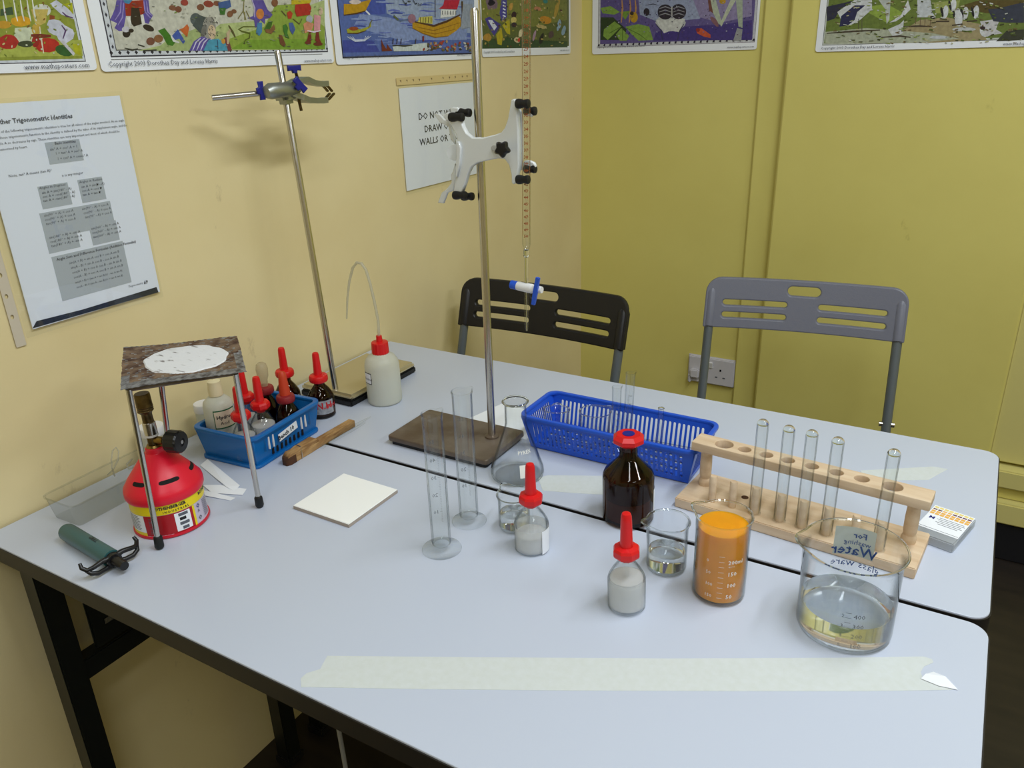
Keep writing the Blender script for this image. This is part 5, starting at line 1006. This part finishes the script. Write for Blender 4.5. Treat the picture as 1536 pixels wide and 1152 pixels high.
# ------------------------------------------------------------------ tripod, gauze, burner
ZTR = 0.980
feet = [T(390, 760), T(240, 823), Vector((-1.030, 0.668, TZ))]
tops = [on(353, 560, 2, ZTR), on(193, 584, 2, ZTR), on(241, 566, 2, ZTR - 0.004)]
tops[2].z = ZTR
cen = sum(tops, Vector()) / 3
t = thing('tripod', 'steel laboratory tripod with black rubber feet standing over the gas burner', 'tripod', (cen.x, cen.y, TZ))
for f_, p_ in zip(feet, tops):
    a_, b_ = f_ - t.location, p_ - t.location; a_.z = 0.006
    l = obj('leg', tube([a_, b_], 0.0038, 14), 'steel', t, smooth=True)
    dv = (b_ - a_).normalized(); f0 = Vector((a_.x, a_.y, 0.0)); obj('rubber_foot', tube([f0 - dv * 0.0 + Vector((0, 0, 0.0022)), f0 + dv * 0.005, f0 + dv * 0.018, f0 + dv * 0.020], [0.0055, 0.0062, 0.0058, 0.0045], 14), 'rubber', l, smooth=True)
loc3 = [p_ - t.location for p_ in tops]
obj('top_ring', tube([loc3[0], loc3[1], loc3[2]], 0.0030, 10, closed=True), 'base_steel', t, smooth=True)
zg = ZTR + 0.0065
g00, g10, g11, g01 = on(180, 583, 2, zg - 0.001), on(369, 554, 2, zg), on(356, 506, 2, zg), on(186, 522, 2, zg)
for q in (g00, g10, g11, g01): q.x = max(q.x, XW + 0.004)
gc = (g00 + g10 + g11 + g01) / 4
t = thing('wire_gauze', 'rusty square wire gauze with a white ceramic centre, lying on the tripod', 'gauze', gc)
N = 44; bm = bmesh.new(); grid = []; rnd = random.Random(5)
def gz(u, v):
    p = g00.lerp(g10, u).lerp(g01.lerp(g11, u), v) - gc; e = max(abs(u - 0.5), abs(v - 0.5)) * 2
    p.z += 0.0018 * math.sin(u * 5 + v * 3) * 0.6 - 0.004 * max(0, e - 0.8) * 2 * (1 if v < 0.5 else -0.6) ; return p
def gridmesh(off, inside=None):
    bm = bmesh.new(); vv = {}
    for i in range(N + 1):
        for j in range(N + 1):
            u, v = i / N, j / N; p = gz(u, v)
            if i in (0, N): p += (gz(0.5, v) - p) * 0.012 * (rnd.random() - 0.6)
            if j in (0, N): p += (gz(u, 0.5) - p) * 0.014 * (rnd.random() - 0.6)
            p.z += 0.0005 * ((i + j) % 2) + off; vv[i, j] = bm.verts.new(p)
    for i in range(N):
        for j in range(N): bm.faces.new((vv[i, j], vv[i + 1, j], vv[i + 1, j + 1], vv[i, j + 1]))
    return bm
bm = gridmesh(0); me = bpy.data.meshes.new('g'); bm.to_mesh(me); bm.free(); me.materials.append(M['gauze']); me.materials.append(M['gauze2'])
k = 0
for i in range(N):
    for j in range(N):
        if j < 4 or (i < 3 and j < 12) or (i > N - 4 and j < N // 2) or (j > N - 2 and rnd.random() < 0.5) or rnd.random() < 0.12: me.polygons[k].material_index = 1
        k += 1
o = bpy.data.objects.new('wire_mesh', me); C.objects.link(o); o.parent = t; md = o.modifiers.new('s', 'SOLIDIFY'); md.thickness = 0.0009
bm = bmesh.new(); ring = []; cen_ = bm.verts.new(gz(0.5, 0.5) + Vector((0, 0, 0.0016))); rings = []
for rr_ in (0.33, 0.66, 0.97, 1.0):
    rg = []
    for i in range(56):
        a_ = 2 * PI * i / 56; k = rr_ * (1 + (0.02 * math.sin(7 * a_) + 0.015 * math.sin(13 * a_ + 1)) * (rr_ > 0.9)); p = gz(0.53 + 0.355 * k * math.cos(a_), 0.50 + 0.375 * k * math.sin(a_)); p.z += 0.0017 if rr_ < 1 else 0.0003; rg.append(bm.verts.new(p))
    rings.append(rg)
for i in range(56):
    j = (i + 1) % 56; bm.faces.new((cen_, rings[0][i], rings[0][j]))
    for r0, r1 in zip(rings, rings[1:]): bm.faces.new((r0[i], r1[i], r1[j], r0[j]))
obj('ceramic_centre', bm, 'ceramic', t, smooth=True)

P = T(259, 780); ca = camang(P.x, P.y)
t = thing('gas_burner', 'red gas burner canister with brass tube and black valve knob, under the tripod', 'burner', P, rot=(0, -0.03, 0))
t.scale = (0.96, 0.96, 1.0)
R = 0.0510
obj('can', lathe([(0, 0.001), (0.049, 0.001), (0.0515, 0.004), (R, 0.006), (R, 0.056), (0, 0.060)], 60), 'canwhite', t, smooth=True)
obj('base_rim', lathe([(0.048, 0.0), (0.0530, 0.0), (0.0535, 0.0015), (0.0530, 0.0035), (0.0505, 0.0040), (0.048, 0.002), (0.048, 0.0)], 60), 'canrim', t, smooth=True)
d2 = math.radians
patch('label_band', R + 0.0004, ca + d2(-130), ca + d2(130), 0.0355, 0.052, 'canyel', t, n=40)
patch('label_panel', R + 0.0004, ca + d2(-44), ca + d2(2), 0.004, 0.0350, 'candk', t); patch('label_panel', R + 0.0004, ca + d2(-95), ca + d2(-44.5), 0.009, 0.0350, 'paper', t); patch('label_panel', R + 0.0005, ca + d2(-95), ca + d2(-44), 0.004, 0.009, 'canyel', t)
patch('label_panel', R + 0.0006, ca + d2(-2), ca + d2(36), 0.004, 0.0350, 'candk', t); patch('picture_panel', R + 0.0008, ca + d2(4), ca + d2(29), 0.0060, 0.0335, 'paper', t); patch('label_panel', R + 0.0007, ca + d2(34), ca + d2(38), 0.004, 0.0350, 'canyel', t)
for k, (z_, a1_) in enumerate(((0.0300, 17), (0.0235, 16), (0.0165, 17), (0.0095, 18))): patch('picture', R + 0.0010, ca + d2(a1_ - 7 + k % 2 * 2), ca + d2(a1_ + 8 - k % 2 * 3), z_ - 0.0022, z_ + 0.0022, 'greyink' if k != 1 else 'blackp', t, n=5)
it = []
for k in range(11): it.append((ca + d2(44 + 14), 0.008 + k * 0.0024, 0.016))
for k in range(11): it.append((ca + d2(-36), 0.008 + k * 0.0023, 0.010))
for k in range(9): it.append((ca + d2(-84 + (k % 2) * 3), 0.012 + k * 0.0026, 0.026))
marks('small_print', R + 0.0008, it, 'greyink', t, 0.0008)
marks('brand_text', R + 0.0009, [(ca + d2(-26), 0.0432, 'ROTHENBERGER', 0.0062, 0.0002), (ca + d2(-11), 0.0375, 'I N D U S T R I A L', 0.0046, 0.0001), (ca + d2(52), 0.0432, 'ROTHENBERGER', 0.0062, 0.0002)], 'ink', t)
for k, (z_) in enumerate((0.0300, 0.0115)): 
    marks('hazard_mark', R + 0.0009, [(ca + d2(42.5), z_ - 0.003, 'O', 0.0082, 0.0002)], 'bluep' if k == 0 else 'greyink', t)
marks('hazard_mark', R + 0.0009, [(ca + d2(43), 0.0200, 'A', 0.0072, 0.0)], 'greyink', t)
cv = obj('cover', lathe([(R - 0.002, 0.050), (0.0530, 0.050), (0.0545, 0.053), (0.0545, 0.060), (0.0535, 0.0645), (0.0500, 0.0690), (0.0470, 0.074), (0.0200, 0.107), (0.0140, 0.109), (0.0132, 0.110), (0.0132, 0.116), (0.0115, 0.1175), (0, 0.1175)], 64), 'canred', t, smooth=True)
fz = lambda z: 0.0470 - (z - 0.074) * (0.0270 / 0.033) + 0.0002
for a0_, a1_, z_ in ((-8, 30, 0.0755), (-62, -34, 0.0755), (62, 100, 0.0755)):
    bm = bmesh.new(); g = []
    for i in range(15):
        a_ = ca + d2(a0_ + (a1_ - a0_) * i / 14); hh = 0.0024 * math.sqrt(max(0.05, 1 - ((i - 7) / 7.2) ** 8)); g.append([bm.verts.new((fz(z) * math.cos(a_), fz(z) * math.sin(a_), z)) for z in (z_ + 0.0035 - hh, z_ + 0.0035 + hh)])
    for p_, q_ in zip(g, g[1:]): bm.faces.new((p_[0], q_[0], q_[1], p_[1]))
    obj('vent_slot', bm, 'dark', cv)
obj('brass_nut', lathe([(0, 0.116), (0.0100, 0.116), (0.0115, 0.118), (0.0095, 0.121), (0, 0.1215)], 24), 'brass', t, smooth=True)
obj('valve_body', lathe([(0, 0.1205), (0.0078, 0.1205), (0.0078, 0.134), (0, 0.134)], 8), 'oldbrass', t)
obj('seal_ring', lathe([(0, 0.133), (0.0092, 0.133), (0.0092, 0.1358), (0, 0.1358)], 24), 'whitep', t, smooth=True)
obj('burner_sleeve', lathe([(0, 0.1355), (0.0088, 0.1355), (0.0088, 0.153), (0.008, 0.154), (0, 0.154)], 24), 'steel', t, smooth=True)
obj('burner_tube', lathe([(0, 0.153), (0.0076, 0.153), (0.0072, 0.166), (0.009, 0.169), (0.0112, 0.171), (0.0104, 0.1725), (0.0112, 0.174), (0.0104, 0.1755), (0.0112, 0.177), (0.0108, 0.1785), (0.0106, 0.194), (0.0096, 0.1955), (0, 0.1955)], 26), 'oldbrass', t, smooth=True)
kd = Vector((rt.x, rt.y, 0)).normalized() + Vector((0.16, -0.22, 0)); kd.normalize(); ko = Vector((0, 0, 0.1265))
obj('valve_pipe', tube([ko, ko + kd * 0.018, ko + kd * 0.018001, ko + kd * 0.028], [0.0058, 0.0058, 0.0036, 0.0036], 14), 'brass', t, smooth=True)
bm = lathe([(0, 0), (0.0145, 0.0005), (0.0155, 0.002), (0.0155, 0.019), (0.0142, 0.0215), (0.006, 0.0222), (0.0055, 0.021), (0, 0.021)], 36)
for v in bm.verts:
    r_ = math.hypot(v.co.x, v.co.y)
    if r_ > 0.0144: k = 1 + (0.03 if int(round(math.atan2(v.co.y, v.co.x) / (2 * PI / 36))) % 2 else 0); v.co.x *= k; v.co.y *= k
bm.transform(Matrix.Translation(ko + kd * 0.026) @ Vector((0, 0, 1)).rotation_difference(kd).to_matrix().to_4x4()); obj('valve_knob', bm, 'blackp', t)
bm = lathe([(0, 0), (0.0026, 0), (0.0026, 0.002), (0, 0.002)], 12); bm.transform(Matrix.Translation(ko + kd * 0.0465) @ Vector((0, 0, 1)).rotation_difference(kd).to_matrix().to_4x4()); obj('knob_screw', bm, 'steel', t)
obj('ignition_tab', tube([(0, 0, 0.163), Vector((0, 0, 0.163)) - kd * 0.014 + Vector((0, 0, 0.004))], [0.003, 0.0015], 8), 'oldbrass', t)

# ------------------------------------------------------------------ gas lighter
A0, A1 = T(98, 796, 0.7625), T(168, 838, 0.7625); dv = (A1 - A0).normalized(); sv = dv.cross(Vector((0, 0, 1))).normalized()
t = thing('hand_lighter', 'teal tubular hand lighter with a black hooked crosspiece, left end of near table', 'lighter', (A0.x, A0.y, TZ))
L0 = A0 - t.location; L1 = A1 - t.location
obj('barrel', tube([L0, L0 + dv * 0.002, L0 + dv * 0.006, L1], [0.007, 0.0105, 0.0118, 0.0118], 28), 'teal', t, smooth=True)
e = L1 + dv * 0.003
for s_ in (1, -1):
    def H_(d_, z_, w_): return e + sv * s_ * d_ + Vector((0, 0, z_)) + dv * w_
    obj('hook', tube([H_(0.004, 0.004, 0), H_(0.014, 0.005, 0.0), H_(0.026, 0.004, 0.002), H_(0.033, 0.002, -0.001), H_(0.037, 0.006, -0.006), H_(0.036, 0.011, -0.010)], [0.0042, 0.0034, 0.003, 0.0032, 0.0028, 0.0022], 10), 'blackp', t, smooth=True)
    obj('hook', tube([H_(0.004, -0.006, 0), H_(0.014, -0.006, 0.003), H_(0.024, -0.005, 0.005), H_(0.031, -0.002, 0.003), H_(0.034, 0.002, -0.002)], [0.004, 0.003, 0.003, 0.003, 0.0024], 10), 'blackp', t, smooth=True)
obj('collar', tube([L1 - dv * 0.001, L1 + dv * 0.008], 0.0095, 22), 'blackp', t, smooth=True)
obj('spark_tip', tube([L1 + dv * 0.006, L1 + dv * 0.024, L1 + dv * 0.030], [0.0068, 0.0066, 0.0058], 18), 'blackp', t, smooth=True)
obj('hang_loop', tube([L0 + dv * 0.002 + sv * 0.003, L0 - dv * 0.0015, L0 + dv * 0.002 - sv * 0.003], 0.0012, 8), 'steel', t)
mid = L0.lerp(L1, 0.62); n_ = Vector((0, 0, 1)); ys = n_.cross(dv).normalized()
mt = Matrix(((dv.x, ys.x, n_.x, mid.x), (dv.y, ys.y, n_.y, mid.y), (dv.z, ys.z, n_.z, mid.z + 0.0120), (0, 0, 0, 1)))
obj('printed_text', text('GRILL', 0.0075, mt, align='CENTER', bold=0.0002), 'ink', t)

# ------------------------------------------------------------------ clear tray and tubing by the wall
t = thing('clear_tray', 'open clear plastic tray against the left wall behind the teal lighter', 'tray', (-1.062, 0.590, TZ), math.radians(2))
W_, D_, H_2 = 0.070, 0.170, 0.036
obj('tray_floor', ext([rrect(-W_ / 2 + 0.006, -D_ / 2 + 0.006, W_ / 2 - 0.006, D_ / 2 - 0.006, 0.006, 4)], 0.0012, 0, 0.0010), 'clearp', t)
bm = bmesh.new(); lo_, hi_ = rrect(-W_ / 2 + 0.006, -D_ / 2 + 0.006, W_ / 2 - 0.006, D_ / 2 - 0.006, 0.006, 4), rrect(-W_ / 2, -D_ / 2, W_ / 2, D_ / 2, 0.010, 4)
va = [bm.verts.new((x, y, 0.001)) for x, y in lo_]; vb = [bm.verts.new((x, y, H_2)) for x, y in hi_]
for i in range(len(va)): j = (i + 1) % len(va); bm.faces.new((va[i], va[j], vb[j], vb[i]))
obj('tray_wall', bm, 'clearp', t); obj('tray_rim', ext([rrect(-W_ / 2 - 0.002, -D_ / 2 - 0.002, W_ / 2 + 0.002, D_ / 2 + 0.002, 0.012, 5), hi_], 0.002, 0, H_2), 'clearp', t)
def pathx(l, x): return [on(u, v, 0, x) for u, v in l]
tb = [T(162, 712, 0.77), T(170, 704, 0.79), on(177, 690, 0, -1.10), on(178, 677, 0, -1.108), on(174, 671, 0, -1.112), on(169, 676, 0, -1.112), on(167, 690, 0, -1.105), on(168, 702, 0, -1.09), T(172, 714, 0.76)]
tag(obj('rubber_tubing', tube(tb, 0.0012, 8), 'tubep', smooth=True), 'thin looped milky tubing rising from the clear tray by the left wall', 'tubing')
tb = [T(208, 678, 0.753), T(198, 688, 0.757), T(190, 697, 0.758), T(193, 703, 0.754), T(200, 700, 0.753), T(207, 692, 0.753)]
tag(obj('rubber_tubing', tube(tb, 0.0014, 8), 'tubep', smooth=True), 'small coil of milky tubing on the table at the left of the gas burner', 'tubing')

# ------------------------------------------------------------------ flat things on the tables
def sheet(name, label, cat, pts, z=TZ, th=0.0004, m='paper', grp=None, curl=None):
    bm = bmesh.new(); P_ = [T(u, v, z) for u, v in pts]; vs = []
    if curl:
        for p_, c_ in zip(P_, curl): p_.z += c_
    top = [bm.verts.new(p_ + Vector((0, 0, th))) for p_ in P_]; bot = [bm.verts.new(p_) for p_ in P_]; n_ = len(top)
    bm.faces.new(top); bm.faces.new(bot[::-1])
    for i in range(n_): j = (i + 1) % n_; bm.faces.new((bot[i], bot[j], top[j], top[i]))
    c_ = sum(P_, Vector()) / n_; c_.z = z
    for v in bm.verts: v.co -= c_
    o = obj(name, bm, m); o.location = c_; return tag(o, label, cat, grp)
sheet('masking_tape', 'long strip of pale masking tape along the front of the near table', 'tape', [(491, 984), (700, 986), (1000, 988), (1250, 987), (1385, 985), (1398, 989), (1400, 994), (1386, 1000), (1381, 1008), (1384, 1017), (1396, 1021), (1415, 1030), (1430, 1035), (1300, 1037), (1100, 1037), (850, 1036), (640, 1034), (466, 1031), (452, 1031), (451, 1018), (460, 1010), (480, 1004)], TZ, 0.0003, 'tape')
fl = T(1437, 1036); p1_, p2_, p3_, p4_ = T(1381, 1019), T(1437, 1036), T(1418, 1016, 0.755), T(1400, 1009, 0.756)
bm = bmesh.new(); vs = [bm.verts.new(p_ + Vector((0, 0, 0.0012))) for p_ in (p1_, T(1408, 1030), p2_, p3_, p4_, T(1388, 1012, 0.753))]; bm.faces.new(vs)
o = obj('masking_tape_end', bm, 'paper'); md = o.modifiers.new('s', 'SOLIDIFY'); md.thickness = 0.0004
tag(o, 'loose curled end of the long masking tape at its right tip', 'tape')
o = o; sheet('masking_tape', 'short piece of masking tape behind the red-capped clear dropper bottle, far table', 'tape', [(807, 717), (822, 713), (903, 714), (904, 742), (880, 741), (814, 736)], TZ, 0.0003, 'tape')
sheet('masking_tape', 'faint strip of tape on the far table behind the right end of the wooden rack', 'tape', [(1290, 706), (1400, 700), (1422, 704), (1405, 713), (1393, 720), (1300, 722)], TZ, 0.0003, 'tape')
sheet('paper_sheet', 'white paper sheet under the brown stand base and the long blue basket', 'paper', [(690, 634), (752, 606), (815, 620), (790, 660)], TZ, 0.0004)
for lb, pts, cu in (('folded white paper strip nearest the small blue basket, beside the gas burner', [(300, 698), (312, 692), (360, 730), (352, 737), (340, 732)], [0.0, 0.004, 0.002, 0, 0.002]),
                    ('white paper strip pointing right between the gas burner and the tripod foot', [(304, 728), (330, 728), (370, 734), (364, 743), (318, 740)], [0.0005] * 5),
                    ('lowest of the white paper strips, its end nearest the viewer', [(304, 736), (318, 739), (353, 747), (346, 751), (306, 744)], [0.001, 0.001, 0, 0, 0.001])):
    sheet('paper_strip', lb, 'paper', pts, TZ + 0.0004, 0.0003, 'paper', 'paper strips by the gas burner', cu)
# glazed tile
q = [T(440, 766, TZ), T(515, 714, TZ), T(594, 738, TZ), T(528, 792, TZ)]
cx_ = sum(q, Vector()) / 4; ang = math.atan2((q[2] - q[1]).y, (q[2] - q[1]).x)
t = thing('ceramic_tile', 'square white glazed tile lying on the near table', 'tile', cx_, ang)
obj('tile_body', box((0, 0, 0.0025), (0.106, 0.108, 0.005), bev=0.0004), 'tileback', t); obj('glaze', box((0, 0, 0.0055), (0.1055, 0.1075, 0.0014), bev=0.0006), 'tile', t)
# wooden test tube holder
a_, b_ = T(427, 692, 0.758), T(528, 633, 0.758); dv = (b_ - a_).normalized(); ang = math.atan2(dv.y, dv.x); L_ = (b_ - a_).length
t = thing('test_tube_holder', 'worn wooden test tube holder with a scorched end, beside the small blue basket', 'holder', (a_.x, a_.y, TZ), ang)
o1 = [(0, -0.004), (0.006, -0.0075), (0.055, -0.0075), (0.07, -0.0065), (L_, -0.0065), (L_, 0.0065), (0.07, 0.0065), (0.055, 0.0075), (0.006, 0.0075), (0, 0.004)]
arm = obj('long_arm', ext([o1], 0.013, 0.0012, 0.0066), 'wood2', t)
o2 = [(0.002, 0), (0.010, 0.008), (0.02, 0.0065), (0.03, 0.009), (0.066, 0.010), (0.072, 0.004), (0.072, 0)]
me = ext([[(x, y) for x, y in o2]], 0.015, 0.001)
for v in me.vertices: x, y, z = v.co; v.co = Vector((x, z, 0.0135 + y * 0.75))
obj('short_arm', me, 'wood2', t)
obj('scorched_end', ext([[(-0.0006, -0.0045), (0.006, -0.0082), (0.018, -0.0082), (0.021, 0.0), (0.018, 0.0082), (0.006, 0.0082), (-0.0006, 0.0045)]], 0.0145, 0.001, 0.0072), 'burnt', t)
obj('wire_spring', tube([(0.030, -0.0085, 0.001), (0.030, -0.009, 0.012), (0.032, -0.006, 0.021), (0.034, 0.006, 0.021), (0.036, 0.009, 0.012), (0.036, 0.0085, 0.001)], 0.0008, 6), 'steel', t)
# glass pipettes
gp = 'glass pipettes lying behind the wooden holder'
for k, (p_, q_) in enumerate((((487, 668), (548, 634)), ((478, 652), (540, 622)))):
    a_, b_ = T(*p_, 0.7525), T(*q_, 0.7525)
    if k == 1: a_ = T(500, 657, 0.7525); b_ = T(556, 625, 0.7525)
    t = thing('glass_pipette', 'clear glass pipette lying next to the brown bottle, ' + ('nearer' if k == 0 else 'farther') + ' of two', 'pipette', (a_.x, a_.y, TZ), 0, gp)
    l0 = a_ - t.location; l1 = b_ - t.location
    obj('glass_stem', tube([l0, l0.lerp(l1, 0.6), l1], [0.0026, 0.0026, 0.0010], 12), 'glass', t, smooth=True); obj('teat_end', tube([l0 - (l1 - l0).normalized() * 0.008, l0], [0.0036, 0.0036], 12), 'glass', t, smooth=True)
